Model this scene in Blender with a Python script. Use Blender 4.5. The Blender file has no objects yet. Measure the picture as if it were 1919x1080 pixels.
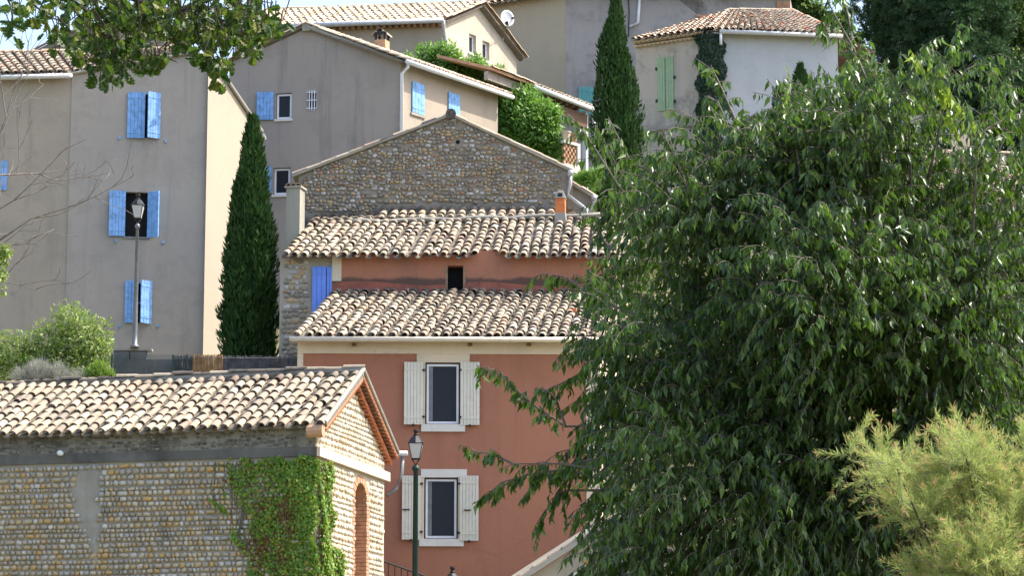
import bpy, math, random
import numpy as np
from mathutils import Vector, Matrix
from mathutils.geometry import tessellate_polygon

random.seed(7); RNG = np.random.default_rng(7)
S = bpy.context.scene
R = math.radians
COL = S.collection

# ------------------------------------------------------------------ camera, sky, sun, exposure
CAMZ, PITCH, F = 1.6, R(10.0), 5330.0
cam_d = bpy.data.cameras.new('camera'); cam = bpy.data.objects.new('camera', cam_d); COL.objects.link(cam)
cam.location = (0, 0, CAMZ); cam.rotation_euler = (R(90) + PITCH, 0, 0)
cam_d.sensor_width = 36; cam_d.lens = 36 * F / 1919; cam_d.clip_end = 3000; cam_d.clip_start = 0.1
S.camera = cam
SUN_AZ, SUN_EL = 8.5, 52.0        # azimuth measured from +X towards +Y
W = bpy.data.worlds.new('World'); S.world = W; W.use_nodes = True
nt = W.node_tree; bg = nt.nodes['Background']
sky = nt.nodes.new('ShaderNodeTexSky'); sky.sky_type = 'NISHITA'; sky.sun_disc = False
sky.sun_elevation = R(SUN_EL); sky.sun_rotation = R(90 - SUN_AZ); sky.air_density = 1.0; sky.dust_density = 3.2; sky.ozone_density = 1.0
nt.links.new(sky.outputs[0], bg.inputs[0]); bg.inputs[1].default_value = 0.15
sl = bpy.data.lights.new('sun', 'SUN'); so = bpy.data.objects.new('sun', sl); COL.objects.link(so)
sl.energy = 3.0; sl.angle = R(0.5); sl.color = (1.0, 0.93, 0.82)
sd = Vector((math.cos(R(SUN_EL)) * math.cos(R(SUN_AZ)), math.cos(R(SUN_EL)) * math.sin(R(SUN_AZ)), math.sin(R(SUN_EL))))
so.rotation_euler = sd.to_track_quat('Z', 'Y').to_euler()
S.view_settings.view_transform = 'Standard'; S.view_settings.look = 'None'
S.view_settings.exposure = 1.48; S.view_settings.gamma = 1.0; S.view_settings.use_curve_mapping = False

# ------------------------------------------------------------------ helpers
CP, SP = math.cos(PITCH), math.sin(PITCH)
def ray(u, v):
    x = (u - 959.5) / F; z = (540.0 - v) / F
    return Vector((x, CP - z * SP, SP + z * CP))
def pt(u, v, Y):
    r = ray(u, v); k = Y / r.y
    return Vector((r.x * k, Y, CAMZ + r.z * k))
class Fr:
    """vertical plane: origin xy, heading a (positive = recedes to the right); offset is outward"""
    def __init__(self, x, y, a):
        self.o = Vector((x, y, 0)); self.a = a
        self.d = Vector((math.cos(a), math.sin(a), 0)); self.n = Vector((math.sin(a), -math.cos(a), 0))
    @staticmethod
    def at(u, v, Y, deg):
        p = pt(u, v, Y); return Fr(p.x, p.y, R(deg))
    def w(self, s, z, o=0.0):
        p = self.o + self.d * s + self.n * o; return Vector((p.x, p.y, z))
    def hit(self, u, v, o=0.0):
        r = ray(u, v); c = Vector((0, 0, CAMZ)); q = self.o + self.n * o
        k = (q - c).dot(self.n) / r.dot(self.n)
        p = c + r * k
        return ((p - self.o).dot(self.d), p.z)
    def hw(self, u, v, o=0.0):
        s, z = self.hit(u, v, o); return self.w(s, z, o)
    def rect(self, u0, v0, u1, v1, o=0.0):
        um, vm = (u0 + u1) / 2, (v0 + v1) / 2
        return (self.hit(u0, vm, o)[0], self.hit(u1, vm, o)[0], self.hit(um, v1, o)[1], self.hit(um, v0, o)[1])

ORG = {}
def link(o, parent=None):
    COL.objects.link(o)
    if parent is not None: o.parent = parent
    return o
def org(o): return ORG.get(o.name, Vector((0, 0, 0))) if o is not None else Vector((0, 0, 0))
def thing(name, label, cat, loc, group=None):
    o = bpy.data.objects.new(name, None); o.empty_display_size = .2; link(o)
    o.location = loc; ORG[o.name] = Vector(loc)
    o['label'] = label; o['category'] = cat
    if group: o['group'] = group
    return o
def meshobj(name, me, parent=None, kind=None, mat=None):
    o = bpy.data.objects.new(name, me); link(o, parent)
    ORG[o.name] = org(parent)
    if kind: o['kind'] = kind
    if mat is not None and not me.materials: me.materials.append(mat)
    return o
def tagm(o, label, cat, group=None):
    o['label'] = label; o['category'] = cat
    if group: o['group'] = group
    return o
class MB:
    def __init__(self): self.v = []; self.f = []
    def add(self, vs, fs):
        b = len(self.v); self.v += [tuple(p) for p in vs]; self.f += [tuple(i + b for i in f) for f in fs]; return self
    def hexa(self, p):   # 8 points: bottom ring 0-3, top ring 4-7
        return self.add(p, [(3, 2, 1, 0), (4, 5, 6, 7), (0, 1, 5, 4), (1, 2, 6, 5), (2, 3, 7, 6), (3, 0, 4, 7)])
    def box(self, fr, s0, s1, z0, z1, o0, o1):
        return self.hexa([fr.w(s0, z0, o1), fr.w(s1, z0, o1), fr.w(s1, z0, o0), fr.w(s0, z0, o0),
                          fr.w(s0, z1, o1), fr.w(s1, z1, o1), fr.w(s1, z1, o0), fr.w(s0, z1, o0)])
    def tube(self, pts, r, n=8, cap=True):
        pts = [Vector(p) for p in pts]; rs = r if isinstance(r, (list, tuple)) else [r] * len(pts)
        rings = []
        up = Vector((0, 0, 1))
        for i, p in enumerate(pts):
            t = (pts[min(i + 1, len(pts) - 1)] - pts[max(i - 1, 0)]).normalized()
            a = t.cross(up) if abs(t.z) < .95 else t.cross(Vector((0, 1, 0)))
            a.normalize(); b = t.cross(a).normalized()
            rings.append([p + (a * math.cos(2 * math.pi * k / n) + b * math.sin(2 * math.pi * k / n)) * rs[i] for k in range(n)])
        vs = [q for rg in rings for q in rg]; fs = []
        for i in range(len(pts) - 1):
            for k in range(n):
                fs.append((i * n + k, i * n + (k + 1) % n, (i + 1) * n + (k + 1) % n, (i + 1) * n + k))
        if cap: fs.append(tuple(range(n))[::-1]); fs.append(tuple((len(pts) - 1) * n + k for k in range(n)))
        return self.add(vs, fs)
    def lathe(self, c, prof, n=12):
        c = Vector(c); vs = []; fs = []
        for (r, z) in prof:
            for k in range(n): vs.append(c + Vector((r * math.cos(2 * math.pi * k / n), r * math.sin(2 * math.pi * k / n), z)))
        for i in range(len(prof) - 1):
            for k in range(n): fs.append((i * n + k, i * n + (k + 1) % n, (i + 1) * n + (k + 1) % n, (i + 1) * n + k))
        fs.append(tuple(range(n))[::-1]); fs.append(tuple((len(prof) - 1) * n + k for k in range(n)))
        return self.add(vs, fs)
    def build(self, name, mat, parent=None, smooth=False, kind=None):
        og = org(parent); me = bpy.data.meshes.new(name)
        me.from_pydata([(p[0] - og.x, p[1] - og.y, p[2] - og.z) for p in self.v], [], self.f); me.update()
        if smooth: me.polygons.foreach_set('use_smooth', [True] * len(me.polygons))
        return meshobj(name, me, parent, kind, mat)
def panel(mb, fr, outline, holes=(), reveal=.2, o=0.0):
    """wall face in the plane with real openings and their reveals"""
    loops = [[Vector((s, z, 0)) for s, z in outline]] + [[Vector(p + (0,)) for p in ((a, c), (a, d), (b, d), (b, c))] for a, b, c, d in holes]
    flat = [p for l in loops for p in l]
    tris = [tuple(t) for t in tessellate_polygon(loops)]
    a_, b_, c_ = (fr.w(flat[i].x, flat[i].y) for i in tris[0])
    if (b_ - a_).cross(c_ - a_).dot(fr.n) < 0: tris = [t[::-1] for t in tris]
    mb.add([fr.w(p.x, p.y, o) for p in flat], [tuple(t) for t in tris])
    for a, b, c, d in holes:
        q = [(a, c), (b, c), (b, d), (a, d)]
        for i in range(4):
            p0, p1 = q[i], q[(i + 1) % 4]
            mb.add([fr.w(*p0, o), fr.w(*p1, o), fr.w(*p1, o - reveal), fr.w(*p0, o - reveal)], [(0, 1, 2, 3)])

def qmesh(name, verts, nq_faces):
    """verts (V,3), faces (Q,4) numpy -> mesh"""
    me = bpy.data.meshes.new(name); me.vertices.add(len(verts)); me.vertices.foreach_set('co', verts.astype(np.float32).ravel())
    q = nq_faces.shape[0]; k = nq_faces.shape[1]
    me.loops.add(q * k); me.loops.foreach_set('vertex_index', nq_faces.astype(np.int32).ravel())
    me.polygons.add(q); me.polygons.foreach_set('loop_start', np.arange(0, q * k, k, dtype=np.int32))
    me.update(calc_edges=True); return me
def replicate(name, tv, tf, mats, og):
    """template quads replicated by 4x4 matrices"""
    M = np.array([[list(r) for r in m] for m in mats]); tv = np.array(tv); tf = np.array(tf)
    V = np.einsum('nij,kj->nki', M[:, :3, :3], tv) + M[:, None, :3, 3] - np.array(og)[None, None, :]
    n, k = V.shape[:2]
    Fa = (tf[None] + (np.arange(n) * k)[:, None, None]).reshape(-1, tf.shape[1])
    return qmesh(name, V.reshape(-1, 3), Fa)

# ------------------------------------------------------------------ materials
def mat(name):
    m = bpy.data.materials.new(name); m.use_nodes = True; n = m.node_tree
    b = n.nodes['Principled BSDF']; b.inputs['Roughness'].default_value = .9
    b.inputs['Specular IOR Level'].default_value = .25
    return m, n, b
def N(n, t, **kw):
    x = n.nodes.new(t)
    for k, v in kw.items(): setattr(x, k, v)
    return x
def coords(n, scale=(1, 1, 1)):
    g = N(n, 'ShaderNodeNewGeometry'); mp = N(n, 'ShaderNodeMapping'); mp.inputs['Scale'].default_value = scale
    n.links.new(g.outputs['Position'], mp.inputs[0]); return mp.outputs[0]
def noise(n, scale, vec=None, detail=4, rough=.6):
    x = N(n, 'ShaderNodeTexNoise'); x.inputs['Scale'].default_value = scale; x.inputs['Detail'].default_value = detail; x.inputs['Roughness'].default_value = rough
    if vec is not None: n.links.new(vec, x.inputs['Vector'])
    return x.outputs[0]
def ramp(n, fac, stops, interp='LINEAR'):
    x = N(n, 'ShaderNodeValToRGB'); x.color_ramp.interpolation = interp; e = x.color_ramp.elements
    while len(e) < len(stops): e.new(.5)
    for i, (p, c) in enumerate(stops): e[i].position = p; e[i].color = (c if len(c) == 4 else tuple(c) + (1,)) if isinstance(c, tuple) else (c, c, c, 1)
    n.links.new(fac, x.inputs[0]); return x.outputs[0]
def mix(n, fac, a, b, mode='MIX'):
    x = N(n, 'ShaderNodeMix', data_type='RGBA', blend_type=mode)
    for sock, val in ((x.inputs[0], fac), (x.inputs[6], a), (x.inputs[7], b)):
        if isinstance(val, (int, float)): sock.default_value = val
        elif isinstance(val, tuple): sock.default_value = val + (1,)
        else: n.links.new(val, sock)
    return x.outputs[2]
def bump(n, b, h, strength=.3, dist=.02):
    x = N(n, 'ShaderNodeBump'); x.inputs['Strength'].default_value = strength; x.inputs['Distance'].default_value = dist
    n.links.new(h, x.inputs['Height']); n.links.new(x.outputs[0], b.inputs['Normal'])

def m_plaster(name, c, c2, stain=(.12, .11, .1), amt=.5, streak=.5, zfoot=None):
    m, n, b = mat(name); P = coords(n)
    big = noise(n, .45, P, 5); col = mix(n, ramp(n, big, [(.35, 0), (.65, 1)]), c, c2)
    st = noise(n, 1.0, coords(n, (2.6, 2.6, .16)), 4, .7)
    col = mix(n, ramp(n, st, [(.52, 0), (.78, streak)]), col, stain)
    bl = noise(n, 1.1, P, 8, .72); col = mix(n, ramp(n, bl, [(.5, 0), (.68, amt)]), col, stain)
    hue = noise(n, .22, P, 3); col = mix(n, ramp(n, hue, [(.35, 0), (.7, .35)]), col, (c[0] * .86, c[1] * .9, c[2] * .98))
    vo = N(n, 'ShaderNodeTexVoronoi', feature='DISTANCE_TO_EDGE'); vo.inputs['Scale'].default_value = .42
    dn = N(n, 'ShaderNodeTexNoise'); dn.inputs['Scale'].default_value = 1.3; dn.inputs['Detail'].default_value = 6; n.links.new(P, dn.inputs['Vector'])
    va = N(n, 'ShaderNodeMix', data_type='RGBA', blend_type='ADD'); va.inputs[0].default_value = .9; n.links.new(P, va.inputs[6]); n.links.new(dn.outputs['Color'], va.inputs[7]); n.links.new(va.outputs[2], vo.inputs['Vector'])
    cm = N(n, 'ShaderNodeMath', operation='MULTIPLY'); n.links.new(ramp(n, vo.outputs[0], [(0, 1), (.007, 0)]), cm.inputs[0]); n.links.new(ramp(n, noise(n, .6, P, 3), [(.56, 0), (.66, .35)]), cm.inputs[1])
    col = mix(n, cm.outputs[0], col, tuple(x * .45 for x in c))
    fine = noise(n, 28, P, 3); col = mix(n, ramp(n, fine, [(.3, .0), (.7, .16)]), col, tuple(x * .55 for x in c))
    if zfoot:   # damp / lichen stain creeping up from a roof abutment: (z0, height, colour)
        g = N(n, 'ShaderNodeSeparateXYZ'); n.links.new(P, g.inputs[0])
        mr = N(n, 'ShaderNodeMapRange'); n.links.new(g.outputs[2], mr.inputs[0])
        mr.inputs[1].default_value = zfoot[0]; mr.inputs[2].default_value = zfoot[0] + zfoot[1]; mr.inputs[3].default_value = 1; mr.inputs[4].default_value = 0
        ad = N(n, 'ShaderNodeMath', operation='MULTIPLY_ADD'); n.links.new(noise(n, 1.6, P, 6, .7), ad.inputs[0]); ad.inputs[1].default_value = 1.6
        sb = N(n, 'ShaderNodeMath', operation='SUBTRACT'); n.links.new(mr.outputs[0], sb.inputs[0]); sb.inputs[1].default_value = .8
        n.links.new(sb.outputs[0], ad.inputs[2])
        col = mix(n, ramp(n, ad.outputs[0], [(.25, 0), (.7, .9)]), col, zfoot[2])
    n.links.new(col, b.inputs['Base Color'])
    h = noise(n, 14, P, 6, .7); bump(n, b, h, .35, .02); return m
def m_plain(name, c, rough=.6, metal=0, var=.15, spec=.3):
    m, n, b = mat(name); col = mix(n, ramp(n, noise(n, 6, coords(n), 4), [(.4, 0), (.7, 1)]), c, tuple(x * (1 - var * 2) for x in c))
    n.links.new(col, b.inputs['Base Color']); b.inputs['Roughness'].default_value = rough; b.inputs['Metallic'].default_value = metal
    b.inputs['Specular IOR Level'].default_value = spec; return m
def m_tile(name, stops, island=False, lichen=.6, dark=(.05, .045, .04)):
    m, n, b = mat(name)
    if island: g = N(n, 'ShaderNodeNewGeometry'); rnd = g.outputs['Random Per Island']
    else: g = N(n, 'ShaderNodeObjectInfo'); rnd = g.outputs['Random']
    col = ramp(n, rnd, stops, 'CONSTANT')
    P = coords(n)
    col = mix(n, ramp(n, noise(n, 9, P, 5, .7), [(.42, 0), (.72, lichen)]), col, (.27, .24, .2))
    col = mix(n, ramp(n, noise(n, 1.1, P, 7, .75), [(.46, 0), (.68, lichen * .8)]), col, (.20, .18, .15))
    col = mix(n, ramp(n, noise(n, 2.3, P, 6, .75), [(.5, 0), (.72, lichen)]), col, dark)
    col = mix(n, ramp(n, noise(n, 45, P, 3, .6), [(.55, 0), (.75, .35)]), col, (.5, .47, .38))
    n.links.new(col, b.inputs['Base Color']); bump(n, b, noise(n, 40, P, 4), .4, .01); return m
def m_stone(name, stops, island=False):
    m, n, b = mat(name)
    if island: g = N(n, 'ShaderNodeNewGeometry'); rnd = g.outputs['Random Per Island']
    else: g = N(n, 'ShaderNodeObjectInfo'); rnd = g.outputs['Random']
    col = ramp(n, rnd, stops, 'CONSTANT'); P = coords(n)
    col = mix(n, ramp(n, noise(n, 16, P, 4), [(.35, 0), (.7, .5)]), col, (.22, .2, .17))
    col = mix(n, ramp(n, noise(n, 1.4, P, 6, .75), [(.54, 0), (.75, .55)]), col, (.1, .095, .085))
    n.links.new(col, b.inputs['Base Color']); bump(n, b, noise(n, 30, P, 4), .4, .01); return m
def m_leaf(name, c, c2, trans=.35, rough=.45, spec=.5, tcol=None, c3=None):
    m, n, b = mat(name); g = N(n, 'ShaderNodeNewGeometry'); rnd = g.outputs['Random Per Island']
    st = [(0, c), (.45, c2)] + ([(.93, c3)] if c3 else [])
    col = ramp(n, rnd, st + [(1, c2 if not c3 else c3)], 'LINEAR')
    n.links.new(col, b.inputs['Base Color']); b.inputs['Roughness'].default_value = rough; b.inputs['Specular IOR Level'].default_value = spec
    t = N(n, 'ShaderNodeBsdfTranslucent'); tc = mix(n, .6, col, tcol or (c2[0] * 1.8, c2[1] * 2.0, c2[2] * .6), 'MIX'); n.links.new(tc, t.inputs[0])
    mx = N(n, 'ShaderNodeMixShader'); mx.inputs[0].default_value = trans
    out = n.nodes['Material Output']; n.links.new(b.outputs[0], mx.inputs[1]); n.links.new(t.outputs[0], mx.inputs[2]); n.links.new(mx.outputs[0], out.inputs[0])
    return m
TILE_A = [(0, (.41, .33, .235)), (.16, (.36, .29, .21)), (.3, (.44, .37, .27)), (.45, (.32, .26, .195)), (.57, (.40, .30, .21)), (.7, (.35, .245, .18)), (.77, (.44, .385, .30)), (.83, (.29, .23, .175)), (.9, (.39, .26, .175)), (.95, (.23, .19, .15)), (.98, (.52, .47, .39))]
TILE_B = [(0, (.56, .45, .33)), (.3, (.50, .39, .28)), (.55, (.60, .50, .38)), (.75, (.48, .34, .24)), (.92, (.40, .30, .22))]
TILE_C = [(0, (.54, .43, .32)), (.25, (.46, .37, .29)), (.45, (.58, .49, .38)), (.66, (.50, .27, .17)), (.74, (.47, .36, .28)), (.90, (.54, .20, .11)), (.95, (.42, .36, .3))]
STONE_A = [(0, (.48, .39, .27)), (.2, (.40, .35, .28)), (.36, (.56, .48, .36)), (.52, (.36, .31, .24)), (.64, (.52, .38, .20)), (.74, (.44, .42, .40)), (.84, (.56, .36, .14)), (.92, (.60, .56, .50))]
STONE_B = [(0, (.34, .29, .22)), (.2, (.22, .195, .165)), (.40, (.40, .38, .36)), (.52, (.27, .225, .17)), (.68, (.42, .30, .16)), (.76, (.50, .49, .47)), (.88, (.40, .20, .11)), (.92, (.46, .33, .17))]
M = dict(
    tileA=m_tile('old_canal_tile', TILE_A), tileAi=m_tile('old_canal_tile_joined', TILE_A, True), tileCh=m_tile('channel_tile', [(0, (.22, .18, .14)), (.4, (.28, .22, .165)), (.7, (.16, .135, .11))], True, .9),  # channel tiles: mossy, and darkened further to paint the shadow between covers
    tileB=m_tile('pale_canal_tile', TILE_B, lichen=.25), tileBi=m_tile('pale_canal_tile_joined', TILE_B, True, .25),
    tileC=m_tile('patched_canal_tile', TILE_C, lichen=.35), tileCi=m_tile('patched_canal_tile_joined', TILE_C, True, .35),
    sooty=m_tile('blackened_tile', [(0, (.05, .045, .042)), (.5, (.085, .07, .06)), (.85, (.17, .13, .10))], False, .5),
    sootyi=m_tile('blackened_tile_joined', [(0, (.05, .045, .042)), (.5, (.085, .07, .06)), (.85, (.17, .13, .10))], True, .5),
    stoneK=m_stone('blackened_rubble', [(0, (.10, .095, .085)), (.4, (.16, .15, .13)), (.7, (.07, .065, .06)), (.85, (.26, .24, .2))]), stoneKi=m_stone('blackened_rubble_joined', [(0, (.10, .095, .085)), (.4, (.16, .15, .13)), (.7, (.07, .065, .06)), (.85, (.26, .24, .2))], True),
    stoneG=m_stone('sunlit_gable_cobble', [(0, (.56, .48, .36)), (.3, (.50, .43, .32)), (.55, (.62, .55, .43)), (.75, (.56, .42, .26)), (.9, (.64, .60, .52))]), stoneGi=m_stone('sunlit_gable_cobble_joined', [(0, (.56, .48, .36)), (.3, (.50, .43, .32)), (.55, (.62, .55, .43)), (.75, (.56, .42, .26)), (.9, (.64, .60, .52))], True),  # gable stones: paler than the barn front, sunlight put into the colour
    genoise=m_tile('orange_tile', [(0, (.50, .17, .075)), (.4, (.56, .21, .10)), (.8, (.44, .15, .07))], False, .15),
    stoneA=m_stone('barn_cobble', STONE_A), stoneAi=m_stone('barn_cobble_joined', STONE_A, True),
    stoneB=m_stone('field_stone', STONE_B), stoneBi=m_stone('field_stone_joined', STONE_B, True),
    mortarA=m_plaster('lime_mortar', (.42, .37, .295), (.35, .305, .24), amt=.35, streak=.25),
    mortarG=m_plaster('sunlit_gable_mortar', (.50, .44, .34), (.44, .38, .29), amt=.1, streak=.1),  # gable mortar: lightened to go with the painted sunlight on its stones
    bandA=m_plaster('blackened_concrete', (.19, .175, .15), (.30, .275, .235), (.04, .038, .035), .95, .9),
    bandB=m_plaster('dark_concrete_lintel', (.17, .16, .145), (.10, .095, .085), (.03, .03, .03), .7, .6),
    deck=m_plain('roof_mortar', (.20, .17, .14), .95),
    pink=m_plaster('pink_render', (.395, .172, .106), (.36, .154, .096), (.27, .12, .075), .4, .6),
    pinkU=m_plaster('weathered_pink_render', (.43, .178, .105), (.40, .175, .11), (.20, .12, .085), .45, .7, zfoot=(13.86, .17, (.09, .06, .05))),
    cream=m_plaster('cream_trim', (.72, .60, .44), (.66, .55, .42), (.4, .33, .25), .3, .25),
    white=m_plaster('white_sill', (.72, .69, .64), (.66, .62, .56), (.4, .35, .3), .25, .25),
    grey=m_plaster('grey_render', (.385, .34, .295), (.345, .31, .28), (.22, .20, .185), .5, .65),
    beige=m_plaster('beige_render', (.42, .35, .28), (.37, .31, .25), (.24, .21, .175), .5, .6),
    greyE=m_plaster('streaked_grey_render', (.36, .31, .27), (.33, .285, .25), (.16, .15, .145), .35, .95),
    lit=m_plaster('pale_render', (.41, .345, .265), (.37, .315, .25), (.33, .28, .22), .2, .3),
    streaky=m_plaster('peeling_cream_render', (.56, .49, .38), (.50, .42, .33), (.30, .25, .2), .4, .8),
    tower=m_plaster('tower_beige_render', (.43, .37, .27), (.40, .345, .26), (.3, .27, .22), .3, .3),
    towerG=m_plaster('tower_grey_render', (.36, .33, .31), (.32, .30, .285), (.15, .145, .145), .75, .45),
    hipL=m_plaster('mouldy_cream_render', (.50, .44, .36), (.44, .39, .33), (.15, .145, .14), .75, .4),
    hipR=m_plaster('blue_white_render', (.52, .52, .52), (.47, .48, .49), (.32, .33, .33), .45, .3),
    blue=m_plain('blue_paint', (.22, .43, .80), .6, var=.2), blue2=m_plain('deep_blue_paint', (.14, .27, .78), .55, var=.06),
    cshut=m_plain('ivory_paint', (.66, .62, .53), .6, var=.06), green=m_plain('sage_paint', (.30, .42, .25), .6, var=.08), teal=m_plain('teal_paint', (.12, .36, .36), .6, var=.08),
    wframe=m_plain('white_frame', (.75, .76, .80), .4, var=.03), wood=m_plain('brown_timber', (.15, .09, .055), .7),
    zinc=m_plain('zinc', (.50, .52, .56), .45, .3, var=.12), gutterw=m_plain('pale_gutter', (.62, .61, .60), .5, var=.08), gutterc=m_plain('cream_gutter', (.66, .58, .47), .5, var=.08),
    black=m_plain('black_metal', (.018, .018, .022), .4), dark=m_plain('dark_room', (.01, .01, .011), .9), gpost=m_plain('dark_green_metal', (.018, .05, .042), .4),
    gal=m_plain('galvanised_post', (.20, .205, .215), .5, .4), brick=m_plain('brick_clay', (.46, .27, .17), .9, var=.2), orange=m_plain('orange_clay', (.60, .19, .07), .9, var=.12),
    cement=m_plaster('cement', (.38, .35, .29), (.28, .27, .24), (.15, .14, .13), .5, .4), chim=m_plaster('chimney_render', (.34, .33, .27), (.29, .28, .23), (.14, .14, .12), .5, .5),
    bark=m_plain('grey_bark', (.17, .145, .12), .9, var=.25), barkd=m_plain('dark_bark', (.07, .055, .045), .9, var=.2), barkl=m_plain('bare_twig_bark', (.22, .195, .17), .9, var=.25),
    reedd=m_plain('grey_reed', (.12, .115, .125), .9, var=.25), reedb=m_plain('brown_reed', (.34, .21, .10), .9, var=.25), block=m_plaster('grey_block', (.20, .195, .185), (.14, .14, .135), (.07, .07, .07), .6, .5),
    dish=m_plain('dish_white', (.62, .60, .62), .5, var=.04), terra=m_plain('terracotta', (.5, .3, .19), .9),
    blockb=m_plain('brown_trim', (.28, .2, .14), .9),
)
def m_glass():
    m, n, b = mat('window_glass'); b.inputs['Base Color'].default_value = (.022, .025, .034, 1); b.inputs['Roughness'].default_value = .14; b.inputs['Specular IOR Level'].default_value = .13; return m
M['glass'] = m_glass()
def m_frost():
    m, n, b = mat('frosted_lamp_glass'); b.inputs['Base Color'].default_value = (.62, .62, .60, 1); b.inputs['Roughness'].default_value = .35
    b.inputs['Transmission Weight'].default_value = .25; return m
M['frost'] = m_frost()
LF = dict(
    hack=m_leaf('hackberry_leaf', (.010, .028, .008), (.032, .078, .014), .30, .32, .42, (.20, .38, .03), (.12, .20, .04)),
    young=m_leaf('young_leaf', (.16, .28, .03), (.26, .38, .04), .45, .4, .5, (.5, .6, .06)),
    oak=m_leaf('oak_leaf', (.012, .036, .008), (.032, .072, .012), .35, .45, .4, (.12, .22, .02), (.12, .13, .02)),
    cyp=m_leaf('cypress_spray', (.020, .050, .016), (.042, .095, .024), .1, .7, .2),
    bush=m_leaf('bush_leaf', (.08, .18, .025), (.19, .32, .05), .35, .5, .4, (.3, .42, .06), (.33, .36, .12)),
    lime=m_leaf('lime_shrub_leaf', (.10, .18, .03), (.18, .28, .05), .35, .6, .3),
    ash=m_leaf('ash_leaf', (.07, .17, .03), (.13, .27, .045), .4, .4, .5, (.22, .42, .05)),
    ivy=m_leaf('creeper_leaf', (.07, .17, .02), (.14, .28, .03), .3, .5, .4, (.24, .38, .03), (.26, .30, .04)),
    ivyr=m_leaf('red_creeper_leaf', (.20, .055, .02), (.16, .10, .025), .3, .5, .4, (.4, .12, .03)),
    ivyd=m_leaf('dark_ivy_leaf', (.012, .032, .014), (.02, .05, .02), .15, .5, .4),
    pine=m_leaf('pine_needle', (.020, .050, .026), (.045, .095, .04), .15, .6, .3),
    dec=m_leaf('deciduous_leaf', (.045, .09, .02), (.08, .14, .03), .35, .5, .3, (.2, .32, .04)),
    palm=m_leaf('palm_leaf', (.06, .16, .03), (.12, .26, .04), .35, .4, .5, (.3, .5, .05)),
    tam=m_leaf('tamarisk_plume', (.17, .25, .07), (.32, .40, .13), .4, .7, .2, (.46, .56, .16), (.42, .40, .16)),
    tamr=m_leaf('rusty_plume_tip', (.42, .30, .13), (.52, .36, .18), .35, .7, .2, (.6, .42, .18)),
    grey=m_leaf('silver_shrub', (.26, .26, .24), (.36, .36, .33), .2, .8, .2),
    grass=m_leaf('grass_blade', (.08, .12, .03), (.14, .17, .05), .3, .7, .2),
)

# ------------------------------------------------------------------ templates (all quads)
def tile_template(r0=1., r1=.80, L=1., th=.2, seg=6, flat=.8):
    """half cone, wide end at y=0; radius unit, x across, z up"""
    vs = []; fs = []
    for (y, r) in ((0, r0), (L, r1)):
        for rr in (r, r - th):
            for k in range(seg + 1):
                a = math.pi * k / seg
                vs.append((rr * math.cos(a), y, rr * math.sin(a) * flat))
    k = seg + 1
    for i in range(seg):
        fs.append((i, i + 1, 2 * k + i + 1, 2 * k + i)[::-1])        # outer
        fs.append((k + i, k + i + 1, 3 * k + i + 1, 3 * k + i))      # inner
        fs.append((i, i + 1, k + i + 1, k + i))                      # lower end
    return vs, fs
TV, TF = tile_template()
def cube_sphere(seed):
    rr = random.Random(seed); vs = []; fs = []; idx = {}
    def key(p): return tuple(p)
    def vert(p):
        if p not in idx:
            q = Vector(p); l = (abs(q.x) ** 3.2 + abs(q.y) ** 3.2 + abs(q.z) ** 3.2) ** (1 / 3.2); q = q / l
            q *= 1 + rr.uniform(-.1, .1); idx[p] = len(vs); vs.append(tuple(q * .5))
        return idx[p]
    for ax in range(3):
        for sg in (-1, 1):
            for i in (-1, 0):
                for j in (-1, 0):
                    c = []
                    for di, dj in ((0, 0), (1, 0), (1, 1), (0, 1)):
                        p = [0, 0, 0]; p[ax] = sg; p[(ax + 1) % 3] = i + di; p[(ax + 2) % 3] = j + dj; c.append(vert(tuple(p)))
                    fs.append(tuple(c if sg > 0 else c[::-1]))
    return vs, fs
STONES = [cube_sphere(i) for i in range(6)]
def tmesh(name, vs, fs, m, smooth=True):
    me = bpy.data.meshes.new(name); me.from_pydata(vs, [], fs); me.update(); me.materials.append(m)
    if smooth: me.polygons.foreach_set('use_smooth', [True] * len(me.polygons))
    return me
_mc = {}
def shared(kind, m):
    k = (kind, m.name)
    if k not in _mc:
        if kind == 'tile': _mc[k] = tmesh('tile', TV, TF, m, False)
        else: _mc[k] = tmesh('stone', *STONES[int(kind[-1])], m)
    return _mc[k]
def inst(name, me, Mw, parent):
    o = bpy.data.objects.new(name, me); link(o, parent); og = org(parent)
    Mw = Mw.copy(); Mw.translation = Mw.translation - og; o.matrix_basis = Mw; return o
def basis(x, y, z, t):
    return Matrix(((x.x, y.x, z.x, t.x), (x.y, y.y, z.y, t.y), (x.z, y.z, z.z, t.z), (0, 0, 0, 1)))

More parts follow.
